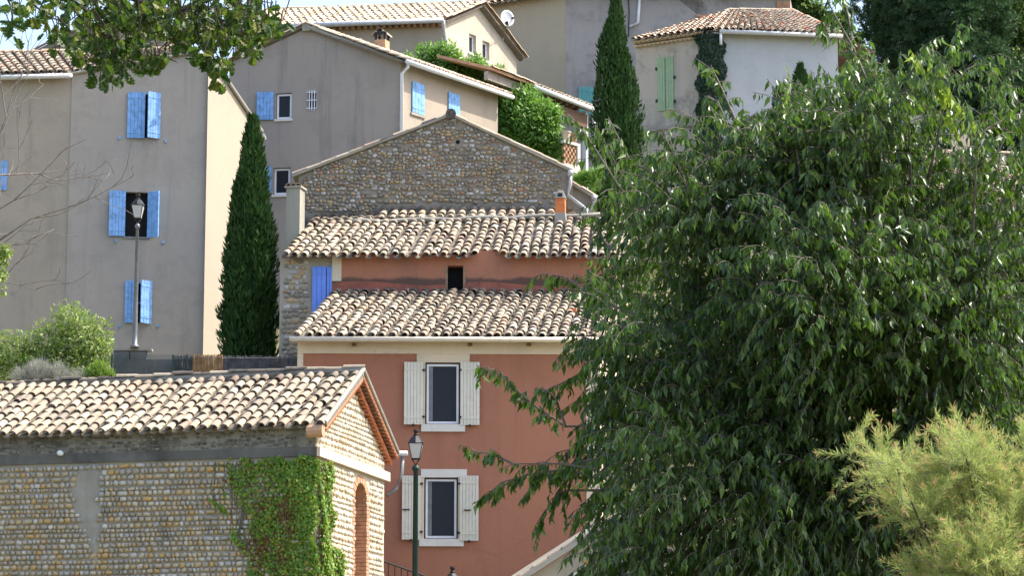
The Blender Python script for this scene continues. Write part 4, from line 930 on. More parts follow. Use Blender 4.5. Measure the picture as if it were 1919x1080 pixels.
sh_ = root('open_shed', 'dark open shed with sloping roof against the right side of the hip roofed house', 'shed', SHF, 20)
a, c = SHF.hw(1572, 70, .5), SHF.hw(1640, 100, .5)
MB().hexa([a, c, c + Vector((0, 4, 0)), a + Vector((0, 4, 0)), a + Vector((0, 0, .12)), c + Vector((0, 0, .12)), c + Vector((0, 4, .12)), a + Vector((0, 4, .12))]).build('roof', M['wood'], sh_)
mb = MB(); panel(mb, SHF, [(0, 20), SHF.hit(1574, 74), SHF.hit(1640, 104), (1.3, 20)], (), .2, -3); mb.build('back_wall', M['barkd'], sh_)  # dark wall colour stands in for the shade inside the shed
MB().box(SHF, 1.1, 1.3, 20, a.z - .5, -.2, 0).build('post', M['wood'], sh_)

# ------------------------------------------------------------------ porch between the trees
IS = Fr.at(990, 165, 93, 57)
po = root('tiled_porch', 'brown beamed porch with white gutter, white posts and small curved tile roof', 'porch', IS, 18)
iz = IS.hit(990, 163)[1]; ie = IS.hit(1106, 200)[0]
i0, i1 = IS.w(-3.8, iz, .25), IS.w(ie, iz, .25)
rise = Vector((0, 0, .75)) - IS.n * 2.2
tiles(po, IS.w(.1, iz, .25), i1, IS.w(.1, iz, .25) + rise, i1 + rise, w=.25, ex=.34, m='tileB', seed=111, jit=.7)
i0 = IS.w(-2.6, iz, .25)
MB().hexa([i0, IS.w(.0, iz, .25), IS.w(0, iz, .25) + rise, i0 + rise, i0 + Vector((0, 0, .1)), IS.w(0, iz + .1, .25), IS.w(0, iz + .1, .25) + rise, i0 + rise + Vector((0, 0, .1))]).build('roof_slab', M['terra'], po)
ridge(po, i0 + Vector((0, 0, .1)), IS.w(0, iz + .1, .25), 'tileB', .08, .42, 'verge_tile')
MB().tube([IS.w(-.1, iz - .06, .32), IS.w(ie + .05, iz - .06, .32)], .085, 10).build('gutter', M['wframe'], po, True)
MB().box(IS, -.1, ie - .35, iz - .72, iz - .24, -.1, .1).build('beam', M['wood'], po)
for k in range(8): MB().box(IS, .2 + k * .38, .29 + k * .38, iz - .22, iz - .1, -2, .2).build('rafter', M['wood'], po)
MB().box(IS, ie - .42, ie - .28, 17.5, iz - .1, -.08, .08).build('post', M['wframe'], po)
MB().box(IS, ie - .12, ie - .02, 17.5, iz - .1, .16, .24).build('post', M['wframe'], po)
MB().box(IS, -2.6, -.11, iz - .3, iz - .01, -.06, .1).build('wall_plate', M['greyE'], po)
BQ = Fr.at(1056, 285, 91.5, 50)
ba = root('lattice_balustrade', 'white framed balustrade filled with open brick lattice below the porch', 'balustrade', BQ, 17)
bt = BQ.hit(1056, 262)[1]; bb = bt - .78; bl_ = BQ.hit(1086, 285)[0]
MB().box(BQ, 0, bl_, bt - .09, bt, -.12, .04).build('top_rail', M['white'], ba); MB().box(BQ, 0, bl_, bb - .3, bb + .0, -.12, .04).build('base', M['white'], ba)
MB().box(BQ, bl_ - .14, bl_, bb + .002, bt - .092, -.12, .04).build('pillar', M['white'], ba)
for r_ in range(6):
    for c_ in range(7):
        if (r_ + c_) % 2 == 0:
            s = .02 + c_ * (bl_ - .18) / 7; MB().box(BQ, s, s + (bl_ - .18) / 7 * .98, bb + .005 + r_ * .112, bb + .11 + r_ * .112, -.08, .0).build('brick', M['terra'], ba)
MB().box(BQ, -.4, bl_ + .7, bb - .42, bb - .302, -.5, .25).build('ledge', M['cement'], ba)
for i, (u, w_, lab) in enumerate(((1062, .2, 'pale clay planter on the left end of the lattice balustrade'), (1077, .15, 'brown clay planter beside the white porch post'))):
    s, z = BQ.hit(u, 262); q = BQ.w(s, bt, -.04)
    pl = MB().lathe(q, [(w_ * .55, 0), (w_ * .8, .26), (w_ * .9, .27), (w_ * .9, .31), (w_ * .7, .31)], 12).build('planter', M['terra'] if i else M['cream'], None); tagm(pl, lab, 'planter', None)

# ------------------------------------------------------------------ far right roofs seen through the tree
jh = thing('right_cottage', 'cottage with pinkish tiled roof and cream chimney glimpsed through the big tree', 'house', pt(1700, 420, 76))
jE0, jE1 = pt(1600, 362, 75), pt(1990, 366, 75); jR0, jR1 = pt(1625, 281, 81), pt(1990, 294, 81)
tiles(jh, jE0, jE1, jR0, jR1, w=.22, ex=.3, m='tileB', seed=121, budget=300, jit=.8)
ridge(jh, jR0 + Vector((0, 0, .04)), jR1 + Vector((0, 0, .04)), 'tileB', .1, .42)
jf = Fr.at(1600, 500, 75.3, 0); mb = MB(); panel(mb, jf, [(-.3, 8), (-.3, jE0.z - .1), (5.6, jE0.z - .1), (5.6, 8)]); mb.build('wall', M['lit'], jh)
JC = Fr.at(1783, 260, 80, -10); a, c = JC.hit(1800, 300)[1], JC.hit(1800, 250)[1]
jc = MB().box(JC, 0, .5, a - .4, c, -.5, 0).build('chimney', M['cream'], jh); MB().lathe(JC.w(.3, c, -.25), [(.15, 0), (.15, .12), (.11, .14), (.11, .26), (.15, .28)], 10).build('chimney_pot', M['wframe'], jc)
JG = Fr.at(1640, 250, 90, 5)
gw2 = thing('grey_garden_wall', 'plain grey wall in shade behind the right cottage roof', 'wall', JG.w(0, 13))
MB().box(JG, 0, 1.9, 13, JG.hit(1700, 215)[1], -.3, 0).build('wall', M['greyE'], gw2)
for zz in (0, .18): MB().tube([JG.hw(1640, 236 + zz * 50, .3), JG.hw(1740, 236 + zz * 50, .3)], .02, 6).build('wire_rail', M['wframe'], gw2)

# low outbuilding bottom right
KF = Fr.at(1000, 1075, 58, 8)
kb = root('low_outbuilding', 'low ochre stone outbuilding with sloping coping at the foot of the pink house', 'outbuilding', KF, 2.5)
k0, k1 = KF.hit(940, 1108), KF.hit(1160, 966); kt = k1[0] + 2.4
mb = MB(); panel(mb, KF, [(k0[0], 2.5), (k0[0], k0[1] - .1), (k1[0], k1[1] - .1), (kt, k1[1] - .1 - .9), (kt, 2.5)]); kw_ = mb.build('wall', M['mortarA'], kb)
cobbles(kw_, KF, [(k0[0] + .3, 3.4), (k0[0] + .6, k0[1] - .2), (k1[0], k1[1] - .28), (kt, k1[1] - 1.2), (kt, 3.4)], .12, (.12, .32), 'stoneA', seed=131, budget=200)
for nm_, (a, c) in enumerate((((k0[0], k0[1]), k1), (k1, (kt, k1[1] - .9)))):
    a3, c3 = KF.w(a[0], a[1], .28), KF.w(c[0], c[1], .28); bk_ = -KF.n * 4
    MB().hexa([a3 + Vector((0, 0, -.07)), c3 + Vector((0, 0, -.07)), c3 + bk_, a3 + bk_, a3 + Vector((0, 0, .04)), c3 + Vector((0, 0, .04)), c3 + bk_ + Vector((0, 0, .11)), a3 + bk_ + Vector((0, 0, .11))]).build('roof', M['cement'], kb)
    ridge(kb, a3 + Vector((0, .1, .06)), c3 + Vector((0, .1, .06)), 'tileA', .07, .35, 'verge_tile', seed=nm_)
q = KF.w(k1[0], k1[1] + .02, .3); MB().tube([q, q + Vector((0, 1, 0))], .09, 10).build('gutter', M['zinc'], kb)

# ------------------------------------------------------------------ fence and wall behind the barn
FN = Fr.at(212, 690, 66.8, 0)
bw = root('block_wall', 'low grey concrete block wall carrying the tall lamp post', 'wall', FN, 10.5)
zc = FN.hit(250, 656)[1]
s1 = FN.hit(284, 690)[0]; s2 = FN.hit(326, 690)[0]
rr = random.Random(3)
for r_ in range(6):
    zz = zc - .02 - .2 * (r_ + 1); s = .0 - (.2 if r_ % 2 else 0)
    while s < s2 - .02:
        e = min(s + .39, s2); top = zz + .19
        if not (r_ < 1 and s > s1 - .2): MB().box(FN, max(s, 0), e - .012, zz, top, -.2, rr.uniform(-.004, .008)).build('block', M['block'], bw)
        s += .4
MB().box(FN, 0, s2, 10.5, zc - .22, -.18, -.012).build('core', M['cement'], bw)
MB().box(FN, .0, s1, zc - .022, zc + .03, -.25, .04).build('capstone', M['cement'], bw)
mf = root('mesh_fence', 'dark wire mesh fence with green posts in front of the block wall', 'fence', FN, 10.5)
zf0, zf1 = FN.hit(300, 716)[1] - .5, FN.hit(300, 668)[1]
for u in (212, 326, 352): s = FN.hit(u, 690)[0]; MB().box(FN, s - .02, s + .02, zf0, zf1, .22, .26).build('post', M['gpost'], mf)
wm = MB(); sA, sB = 0, FN.hit(362, 690)[0]; s = sA - 1.2
while s < sB:
    for dr_ in (1, -1):
        a = (s, zf0) if dr_ > 0 else (s + 1.2, zf0); e = (a[0] + dr_ * (zf1 - zf0), zf1)
        t0 = 0; 
        pa, pe = Vector(a), Vector(e)
        lo_, hi_ = 0., 1.
        for lim, sg in ((sA, 1), (sB, -1)):
            f0, f1 = (pa.x - lim) * sg, (pe.x - lim) * sg
            if f0 < 0 and f1 < 0: lo_ = 2
            elif f0 < 0: lo_ = max(lo_, f0 / (f0 - f1))
            elif f1 < 0: hi_ = min(hi_, f0 / (f0 - f1))
        if lo_ < hi_:
            p0, p1 = pa.lerp(pe, lo_), pa.lerp(pe, hi_); wm.tube([FN.w(p0.x, p0.y, .25), FN.w(p1.x, p1.y, .25)], .004, 3, False)
    s += .07
wm.build('wire_mesh', M['gpost'], mf)
def reeds(nm, lab, u0, u1, vt, vb, m, o, seed):
    s0, s1 = FN.hit(u0, 690)[0], FN.hit(u1, 690)[0]; zt_, zb_ = FN.hit(u0, vt)[1], FN.hit(u0, vb)[1] - .8
    rt = thing(nm, lab, 'fence', FN.w(s0, zb_, o)); rr = random.Random(seed); s = s0; mb = MB()
    while s < s1:
        r = rr.uniform(.008, .014); top = zt_ + rr.uniform(-.03, .02); s += r
        mb.tube([FN.w(s, zb_, o + rr.uniform(-.01, .01)), FN.w(s + rr.uniform(-.01, .01), top, o + rr.uniform(-.01, .01))], r, 4, False); s += r * .35
    mb.build('reeds', M[m], rt, False, 'stuff')
    for f in (.12, .5, .88): MB().tube([FN.w(s0, zb_ + (zt_ - zb_) * f + .1, o + .025), FN.w(s1, zb_ + (zt_ - zb_) * f + .1, o + .025)], .006, 4).build('binding_wire', M['gal'], rt)
    for ss in (s0 + .02, s1 - .02): MB().tube([FN.w(ss, zb_, o - .04), FN.w(ss, zt_, o - .04)], .025, 6).build('post', M['barkd'], rt)
reeds('reed_screen', 'short brown reed screen between the wire mesh and the grey reeds', 362, 416, 667, 712, 'reedb', .12, 1)
reeds('reed_screen', 'long dark grey reed screen at the foot of the cypress', 416, 556, 669, 704, 'reedd', .08, 2)
reeds('reed_screen', 'small grey reed patch fixed behind the wire mesh fence', 326, 361, 669, 714, 'reedd', .1, 3)

# ------------------------------------------------------------------ street lamps
def lamp(u, vtop, vbase, Y, lab, post, head=None, h=.0, zb=None, r=(.06, .035), sc=1.0, tilt=0):
    top = pt(u, vtop, Y); base = pt(u, vbase, Y); bz = zb if zb is not None else base.z
    t = thing('street_lamp', lab, 'street lamp', (top.x, top.y, bz), 'old style lantern lamps'); c = Vector((top.x, top.y, top.z))
    def P(z): return c + Vector((0, 0, -z * sc))
    hd = MB().lathe(P(.14), [(.045 * sc, 0), (.06 * sc, .03 * sc), (.03 * sc, .06 * sc), (.06 * sc, .10 * sc), (.055 * sc, .14 * sc)], 12)
    hd.lathe(P(.30), [(.185 * sc, 0), (.17 * sc, .02 * sc), (.12 * sc, .10 * sc), (.07 * sc, .16 * sc)], 8)
    cap = hd.build('lantern_cap', head or M['black'], t)
    gl_ = MB(); gb, gt = P(.64), P(.305); rb, rt_ = .095 * sc, .165 * sc; q = math.sqrt(.5)
    ringb = [gb + Vector((sx * rb * .9, sy * rb * .9, 0)) for sx, sy in ((-1, -1), (1, -1), (1, 1), (-1, 1))]; ringt = [gt + Vector((sx * rt_ * .9, sy * rt_ * .9, 0)) for sx, sy in ((-1, -1), (1, -1), (1, 1), (-1, 1))]
    for i in range(4):
        j = (i + 1) % 4; nn = ((ringb[i] + ringb[j]) / 2 - gb); nn.z = 0; nn.normalize(); nn = -nn * .006
        MB().hexa([ringb[i], ringb[j], ringb[j] + nn, ringb[i] + nn, ringt[i], ringt[j], ringt[j] + nn, ringt[i] + nn]).build('lantern_pane', M['frost'], t)
    fm_ = MB()
    for i in range(4):
        j = (i + 1) % 4; fm_.tube([ringb[i], ringt[i]], .010 * sc, 5); fm_.tube([ringb[i], ringb[j]], .010 * sc, 5); fm_.tube([ringt[i], ringt[j]], .012 * sc, 5)
        fm_.tube([ringb[i], P(.70) + Vector((ringb[i].x - gb.x, ringb[i].y - gb.y, 0)) * .55, P(.78)], .011 * sc, 5)
    fm_.build('lantern_frame', head or M['black'], t)
    ph = MB(); H = P(.78).z - bz
    ph.lathe(Vector((c.x, c.y, bz)), [(r[0] * 1.7, 0), (r[0] * 1.7, .05), (r[0] * 1.05, .08), (r[0], .3), (r[1], H - .12), (r[1] * 1.6, H - .10), (r[1] * 1.6, H - .04), (r[1] * .9, H)], 12)
    ph.build('post', post, t, True); return t
lamp(259, 364, 656, 66.7, 'tall tapered grey lamp post standing on the block wall before blue shutters', M['gal'], r=(.062, .036), zb=zc + .03, sc=.92)
lamp(779.5, 806, 1180, 61.5, 'lamp on a dark green post in front of the pink house windows', M['gpost'], r=(.075, .05), zb=gz(61.5) - .2)
lamp(848, 1063, 1300, 60.0, 'lantern whose black cap just shows at the bottom edge below the pink house', M['black'], r=(.06, .045), zb=gz(60) - .3)
RFn = Fr.at(715, 1062, 61.8, 6)
rl = root('iron_railing', 'thin iron railing sloping down between barn and green lamp post', 'railing', RFn, 4.2)
a, c = RFn.hit(716, 1052), RFn.hit(800, 1082)
MB().tube([RFn.w(*a), RFn.w(c[0], c[1])], .022, 6).build('handrail', M['black'], rl)
for i in range(8):
    t = i / 7.0; s = a[0] + (c[0] - a[0]) * t; z = a[1] + (c[1] - a[1]) * t; MB().tube([RFn.w(s, z - .95), RFn.w(s, z)], .011, 5).build('baluster', M['black'], rl)
# ------------------------------------------------------------------ vegetation
def pb(u, v, Y, r, ry=None):
    p = pt(u, v, Y); k = r / F * Y; return (p.x, p.y, p.z, k) if ry is None else (p.x, p.y, p.z, k, ry, k)
def stuffleaf(name, me, parent, m): return meshobj(name, me, parent, 'stuff', m)

def cypress(u, vt, vb, Y, wpx, lab, n=9000, seed=0, zb=None, lobes=((0, 0),), name='cypress_tree', leaf=.16, prf=(.7, .85, 1, .93, .68, .38, .05)):
    top = pt(u, vt, Y); bot = pt(u, vb, Y); bot.z = gz(Y) + .25; zb = gz(Y); Hh = top.z - bot.z; rad = wpx / 2 / F * Y
    t = thing(name, lab, 'cypress', (bot.x, bot.y, zb)); og = np.array(t.location)
    MB().tube([(bot.x, bot.y, zb - .3), (bot.x, bot.y, bot.z + Hh * .5), (bot.x, bot.y, top.z - Hh * .1)], [rad * .22, rad * .12, .02], 8).build('trunk', M['barkd'], t)
    rg = np.random.default_rng(seed); N_ = n
    P_, D_, U_ = [], [], []
    for li, (ox, ht, wd) in enumerate(lobes):
        k = int(N_ * wd * ht / sum(l[1] * l[2] for l in lobes)); h = rg.random(k) ** .8
        prof = np.interp(h, [0, .05, .25, .5, .75, .9, 1], prf)
        a = rg.random(k) * 2 * np.pi
        lump = 1 + .13 * np.sin(a * 3 + h * 17 + li) + .09 * np.sin(a * 5 - h * 31) + .07 * np.sin(h * 55 + a * 2)
        rr_ = rad * wd * prof * lump * (.66 + .38 * rg.random(k) ** .6) * np.where(rg.random(k) < .03, 1.14, 1)
        x = bot.x + ox * rad + np.cos(a) * rr_; y = bot.y + np.sin(a) * rr_; z = bot.z + h * Hh * ht
        P_.append(np.stack([x, y, z], 1)); D_.append(unit(np.stack([np.cos(a) * .35, np.sin(a) * .35, np.ones(k)], 1) + rg.normal(size=(k, 3)) * .22)); U_.append(np.stack([np.cos(a), np.sin(a), np.full(k, .3)], 1) + rg.normal(size=(k, 3)) * .5)
    P_ = np.concatenate(P_); D_ = np.concatenate(D_); U_ = np.concatenate(U_)
    L_ = leaf * (.5 + rg.random(len(P_)))
    stuffleaf('crown', leaf_mesh('crown', P_, D_, U_, L_, L_ * .34, .3, -.1, og), t, LF['cyp'])
    # solid near-black core filling the inside of the crown
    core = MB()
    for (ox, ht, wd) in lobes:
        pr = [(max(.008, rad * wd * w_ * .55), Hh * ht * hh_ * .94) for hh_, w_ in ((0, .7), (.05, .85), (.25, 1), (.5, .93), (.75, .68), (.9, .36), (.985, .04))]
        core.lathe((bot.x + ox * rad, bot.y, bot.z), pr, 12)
    core.build('inner_core', M['inner'], t)
    return t
M['inner'] = m_plain('dark_core', (.012, .022, .012), 1.0)
cypress(466, 222, 668, 72.5, 99, 'tall narrow cypress between the grey house and the pink house roofs', 34000, 1, 10.5, ((0.02, 1.0, .66), (-.30, .82, .66), (.28, .78, .72), (-.1, .64, .88)), prf=(.9, .97, 1, .97, .78, .45, .06))
cypress(1156, -14, 290, 91, 86, 'thick cypress standing before the great block at the top of the village', 26000, 2, 17, ((0.0, 1.0, .55), (-.28, .90, .78), (.32, .80, .82), (.05, .7, 1.0)), prf=(.7, .85, 1, 1, .85, .55, .08))
cypress(1503, 122, 300, 95, 44, 'slender young cypress against the white wall of the hip roofed house, the taller one', 7500, 3, 19, ((0, 1, 1),), leaf=.12, prf=(.7, .9, 1, 1, .9, .62, .1))
cypress(1462, 162, 300, 95, 36, 'smaller young cypress against the white wall, left of its taller neighbour', 5500, 4, 19, ((0, 1, 1),), leaf=.12, prf=(.7, .9, 1, 1, .9, .62, .1))

def crown_tree(name, lab, cat, blobs, base, trunk_r, n, L_, Wd_, lf, seed=0, droop=.3, shell=.35, bark='bark', limbs=True, group=None, twig=True):
    t = thing(name, lab, cat, base, group); og = np.array(base); rg = np.random.default_rng(seed)
    c = np.array([b[:3] for b in blobs]).mean(0)
    tb = MB(); top = Vector(c) ; bs = Vector(base)
    tb.tube([bs - Vector((0, 0, .3)), bs.lerp(top, .4) + Vector((.08, .05, 0)), bs.lerp(top, .8)], [trunk_r, trunk_r * .75, trunk_r * .5], 8); tb.build('trunk', M[bark], t)
    if limbs:
        lb = MB()
        for b in blobs:
            q = Vector(b[:3]); s = bs.lerp(top, .7); lb.tube([s, s.lerp(q, .5) + Vector((0, 0, b[3] * .15)), q], [trunk_r * .4, trunk_r * .25, .015], 6, False)
        lb.build('limbs', M[bark], t)
    P_, d, pick = blob_points(blobs, n, shell)
    D_ = unit(d * .6 + rg.normal(size=(n, 3)) * .6 + np.array([0, 0, -droop])); U_ = unit(d + np.array([0, 0, .8]) + rg.normal(size=(n, 3)) * .5)
    Ls = L_ * (.6 + .8 * rg.random(n)); stuffleaf('crown', leaf_mesh('crown', P_, D_, U_, Ls, Ls * Wd_, .2, .15, og), t, LF[lf])
    if twig:
        k = n // 14; a = P_[:k]; bcen = np.array([b[:3] for b in blobs])[pick[:k]]; stuffleaf('twigs', twigs_mesh('twigs', bcen + (a - bcen) * .55, a, .009, .003, og), t, M[bark])
    return t

# ash-like tree between the middle house and the porch
crown_tree('ash_tree', 'bright green leafy tree filling the gap beside the streaked gable house', 'tree',
    [pb(800, 104, 93, 26), pb(835, 108, 93, 32), pb(850, 128, 93, 28), pb(890, 130, 93, 28), pb(930, 150, 93, 30), pb(1020, 220, 92, 36), pb(875, 135, 93, 28), pb(905, 160, 93, 34), pb(940, 175, 93, 36), pb(975, 200, 92.5, 46), pb(1000, 240, 92, 50), pb(960, 240, 92.5, 45), pb(1030, 265, 92, 32), pb(985, 275, 92, 40), pb(1045, 300, 92, 22), pb(915, 200, 93, 40)],
    pt(975, 330, 92.5), .14, 21000, .17, .42, 'ash', 5, bark='bark', droop=-.1)
crown_tree('seedling', 'tiny green sprout poking above the tiled roof of the streaked gable house', 'plant', [pb(763, 104, 89, 7), pb(768, 108, 89, 6)], pt(765, 118, 89), .01, 90, .13, .4, 'ash', 6, limbs=False, twig=False)
# bush on the left terrace
crown_tree('pittosporum_bush', 'rounded light green bush in the sun left of the lamp post', 'bush',
    [pb(130, 600, 67.5, 40), pb(160, 640, 67.5, 55), pb(90, 640, 67.5, 45), pb(30, 660, 67.5, 45), pb(60, 690, 67.5, 50), pb(-20, 690, 67.5, 50), pb(130, 690, 67.5, 55), pb(190, 665, 67.5, 32), pb(200, 610, 67.5, 14), pb(0, 640, 67.5, 20)],
    pt(110, 730, 67.5), .08, 9000, .10, .42, 'bush', 7, droop=-.2)
crown_tree('lime_shrub', 'small lime green shrub at the corner of the wire mesh fence', 'shrub', [pb(185, 700, 66.2, 22), pb(165, 708, 66.2, 16), pb(205, 705, 66.2, 12)], pt(185, 735, 66.2), .02, 3500, .08, .2, 'lime', 8, droop=-.6, limbs=False)
def brush(name, lab, cat, blobs, n, L_, r, m, seed, base):
    t = thing(name, lab, cat, base); rg = np.random.default_rng(seed); P_, d, pk_ = blob_points(blobs, n, 0)
    D_ = unit(d * .5 + rg.normal(size=(n, 3)) * .35 + np.array([0, 0, .8])); stuffleaf('stems', twigs_mesh('stems', P_, P_ + D_ * L_ * (.5 + rg.random(n))[:, None], r, r * .4, np.array(base)), t, LF[m]); return t
brush('dead_shrub', 'silvery dry shrub in front of the rounded green bush', 'shrub', [pb(75, 705, 66, 25), pb(110, 705, 66, 20), pb(145, 712, 66, 15), pb(40, 712, 66, 18)], 2600, .16, .004, 'grey', 9, pt(90, 735, 66))
# palm / yucca tufts beside the rubble gable
pt_ = thing('yucca_plant', 'spiky bright green yucca beside the gutter of the rubble gable house', 'plant', pt(1092, 350, 75)); og = np.array(pt_.location); rg = np.random.default_rng(3)
cs = np.array([list(pt(u, v, 75)) for u, v in ((1085, 340), (1098, 335), (1110, 345), (1092, 350), (1120, 330))])[rg.integers(0, 5, 700)]; dd_ = unit(rg.normal(size=(700, 3)) + np.array([0, 0, .9]))
stuffleaf('leaves', leaf_mesh('leaves', cs, dd_, rg.normal(size=(700, 3)), .34 * (.6 + .6 * rg.random(700)), .028, .1, .3, og), pt_, LF['palm'])
MB().tube([pt(1097, 372, 75), pt(1097, 340, 75)], .05, 6).build('stem', M['bark'], pt_)

# creeper on the barn
def creeper(name, lab, specs, seed, lf, lf2=None, leaf=.055, origin=None, redf=None):
    t = thing(name, lab, 'climbing plant', origin); og = np.array(origin); rg = np.random.default_rng(seed); G, Rr = [], []
    stems = MB()
    for fr, poly, n, dens, o in specs:
        s0, s1 = min(p[0] for p in poly), max(p[0] for p in poly); z0, z1 = min(p[1] for p in poly), max(p[1] for p in poly); k = 0
        while k < n:
            s, z = rg.uniform(s0, s1), rg.uniform(z0, z1)
            if not pip(poly, s + .10 * math.sin(z * 7), z + .08 * math.sin(s * 9)): k += .3; continue
            dn = dens(s, z) if dens else 1
            k += 1
            if rg.random() > dn: continue
            p = fr.w(s, z, o + .02 + .08 * rg.random() ** 1.5 + (.06 * math.sin(s * 6 + z * 3) if o >= .03 else 0)); isr = redf and redf(s, z, rg, fr)
            (Rr if isr else G).append((tuple(p), tuple(Vector((rg.normal() * .5, rg.normal() * .5, -1 + rg.normal() * .4))), tuple(fr.n + Vector(rg.normal(size=3) * .35) + Vector((0, 0, .5)))))
        for i in range(14):
            s = rg.uniform(s0, s1); pts_ = []; z = z0
            while z < z1:
                if pip(poly, s, z): pts_.append(fr.w(s, z, o + .02))
                s += rg.normal() * .05; z += .25
            if len(pts_) > 1: stems.tube(pts_, .01, 4, False)
    for nm, A, lm in (('leaves', G, lf), ('red_leaves', Rr, lf2)):
        if not A: continue
        A = np.array(A); nn_ = len(A); L_ = leaf * (.6 + .8 * rg.random(nn_)); stuffleaf(nm, leaf_mesh(nm, A[:, 0], A[:, 1], A[:, 2], L_, L_ * .85, .12, .2, og), t, LF[lm])
    stems.build('stems', M['bark'], t); return t
ivp = [BA.hit(*p) for p in ((402, 862), (440, 858), (592, 856), (594, 1100), (480, 1100), (455, 1040), (435, 980), (395, 935), (430, 940), (418, 900))]
ivp = [(min(p[0], 0.0) if p[0] < -.3 else .10, p[1]) for p in ivp]
s_edge = lambda s, z: (s - BA.hit(405, 950)[0]) / (0 - BA.hit(405, 950)[0])
def ivd(s, z):
    f = s_edge(s, z); blot = math.sin(s * 4.1 + 1) * math.sin(z * 3.3) + .5 * math.sin(s * 11 + z * 5)
    hole = math.sin(s * 13 + .8 * math.sin(z * 5)) * math.sin(z * 2.7 + s * 3)
    return min(1, max(.03, .02 + 1.15 * max(0, f) ** 1.2 + .35 * blot * (1 - f) - (.55 * max(0, hole - .25) if f < .7 else 0)))
redspots = [BA.hit(u, v) + (h,) for u, v, h in ((490, 950, .2), (545, 980, .45), (530, 960, .3), (468, 1020, .25), (488, 1058, .4), (530, 1050, .3), (425, 890, .2), (500, 1020, .2))]
def redf(s, z, rg, fr):
    if fr is not BA: return rg.random() < .03
    v = math.sin(s * 3.1 + .6) + .6 * math.sin(z * 2.4 + s * 2) ; f = s_edge(s, z); g = sum(math.exp(-((s - q[0]) / .16) ** 2 - ((z - q[1]) / q[2]) ** 2) for q in redspots)
    return rg.random() < min(.7, .015 + g * .5 + .10 * max(0, math.sin(s * 9 + z * 4)) * (f < .5))
ivg = [(0, zl + .0), (BG.hit(604, 900)[0], zl - .05), (BG.hit(611, 940)[0], BG.hit(611, 940)[1]), (BG.hit(614, 1000)[0], BG.hit(614, 1000)[1]), (BG.hit(630, 1060)[0], BG.hit(630, 1060)[1]), (BG.hit(628, 1110)[0], BG.hit(628, 1110)[1]), (0, 4.6)]
creeper('virginia_creeper', 'green creeper turning red that climbs the corner of the cobbled barn', [(BA, ivp, 16000, ivd, .05), (BG, ivg, 9000, lambda s, z: .95, .07)], 11, 'ivy', 'ivyr', .062, tuple(BA.w(0, 3.2)), redf)
hp = [HL.hit(1308, 55), HL.hit(1330, 58), HL.hit(1330, 290), HL.hit(1306, 290), HL.hit(1312, 170)]; hq = [HR.hit(1330, 60), HR.hit(1352, 62), HR.hit(1358, 130), HR.hit(1354, 190), HR.hit(1352, 290), HR.hit(1330, 290)]
creeper('dark_ivy', 'dark ivy column climbing the corner of the hip roofed house', [(HL, hp, 4500, None, .08), (HR, hq, 6500, None, .10)], 12, 'ivyd', None, .10, tuple(HL.w(0, 20.5)))

# dark pines and deciduous trees, top right
def pine(name, lab, blobs, base, n, seed, lf='pine', L_=.22):
    t = thing(name, lab, 'tree', base); rg = np.random.default_rng(seed); og = np.array(base)
    bs = Vector(base); c = Vector(np.array([b[:3] for b in blobs]).mean(0)); MB().tube([bs, bs.lerp(c, .6), c + Vector((0, 0, 1.5))], [.3, .22, .08], 8).build('trunk', M['barkd'], t)
    lb = MB(); s = bs.lerp(c, .75)
    for b in blobs: q = Vector(b[:3]); lb.tube([s, s.lerp(q, .5) + Vector((0, 0, -.2)), q], [.12, .08, .02], 6, False)
    lb.build('limbs', M['barkd'], t)
    k = n // 34; P_, d, pk_ = blob_points(blobs, k, .45)
    C_ = np.repeat(P_, 34, 0); dr = unit(rnd(k * 34) + np.array([0, 0, .5]) + np.repeat(d, 34, 0) * .5)
    stuffleaf('crown', sheet_mesh('crown', C_ + dr * .02, dr, rnd(k * 34), L_ * (.5 + .8 * rg.random(k * 34)), .03, og), t, LF[lf]); return t
pine('pine_tree', 'dark pine with layered needle clumps at the top right', [pb(1700, 20, 112, 60), pb(1620, 15, 112, 34), pb(1660, 25, 112, 40), pb(1640, 60, 112.5, 34), pb(1690, 130, 112.5, 44), pb(1780, 40, 112, 70), pb(1690, 85, 112, 52), pb(1760, 110, 112, 60), pb(1830, 130, 112, 70), pb(1720, 160, 112, 50), pb(1660, 60, 112, 34), pb(1800, 200, 112, 70), pb(1740, 215, 112, 60), pb(1850, 40, 113, 60), pb(1650, 100, 112, 22), pb(1900, 180, 113, 60), pb(1880, 250, 112, 60), pb(1690, -20, 112, 50), pb(1800, -30, 112, 60)], (14.5, 112, 24), 300000, 21)
crown_tree('broadleaf_tree', 'lighter green tree behind the pine at the right edge', 'tree', [pb(1880, 20, 116, 70), pb(1930, 60, 116, 70), pb(1870, 100, 116, 40), pb(1900, 130, 115, 45), pb(1940, 200, 115, 60), pb(1890, -40, 116, 60)], (20.5, 116, 24), .2, 14000, .2, .5, 'dec', 22)
crown_tree('background_tree', 'yellow green tree just beyond the hip roof', 'tree', [pb(1500, 8, 114, 22), pb(1530, 25, 114, 26), pb(1570, 45, 114, 26), pb(1545, 60, 114, 20), pb(1610, 110, 114, 22), pb(1625, 150, 114, 26), pb(1600, 75, 114, 20), pb(1490, -20, 114, 30)], (12.2, 114, 24), .15, 7000, .2, .5, 'dec', 23)

crown_tree('laurel_bush', 'dark evergreen bush behind the ridge of the right cottage', 'bush', [pb(1745, 268, 90, 40), pb(1800, 262, 91, 50), pb(1860, 275, 91, 50), pb(1920, 280, 91, 60), pb(1700, 275, 91, 22)], (14, 91, 17.4), .1, 12000, .16, .4, 'ivyd', 41)
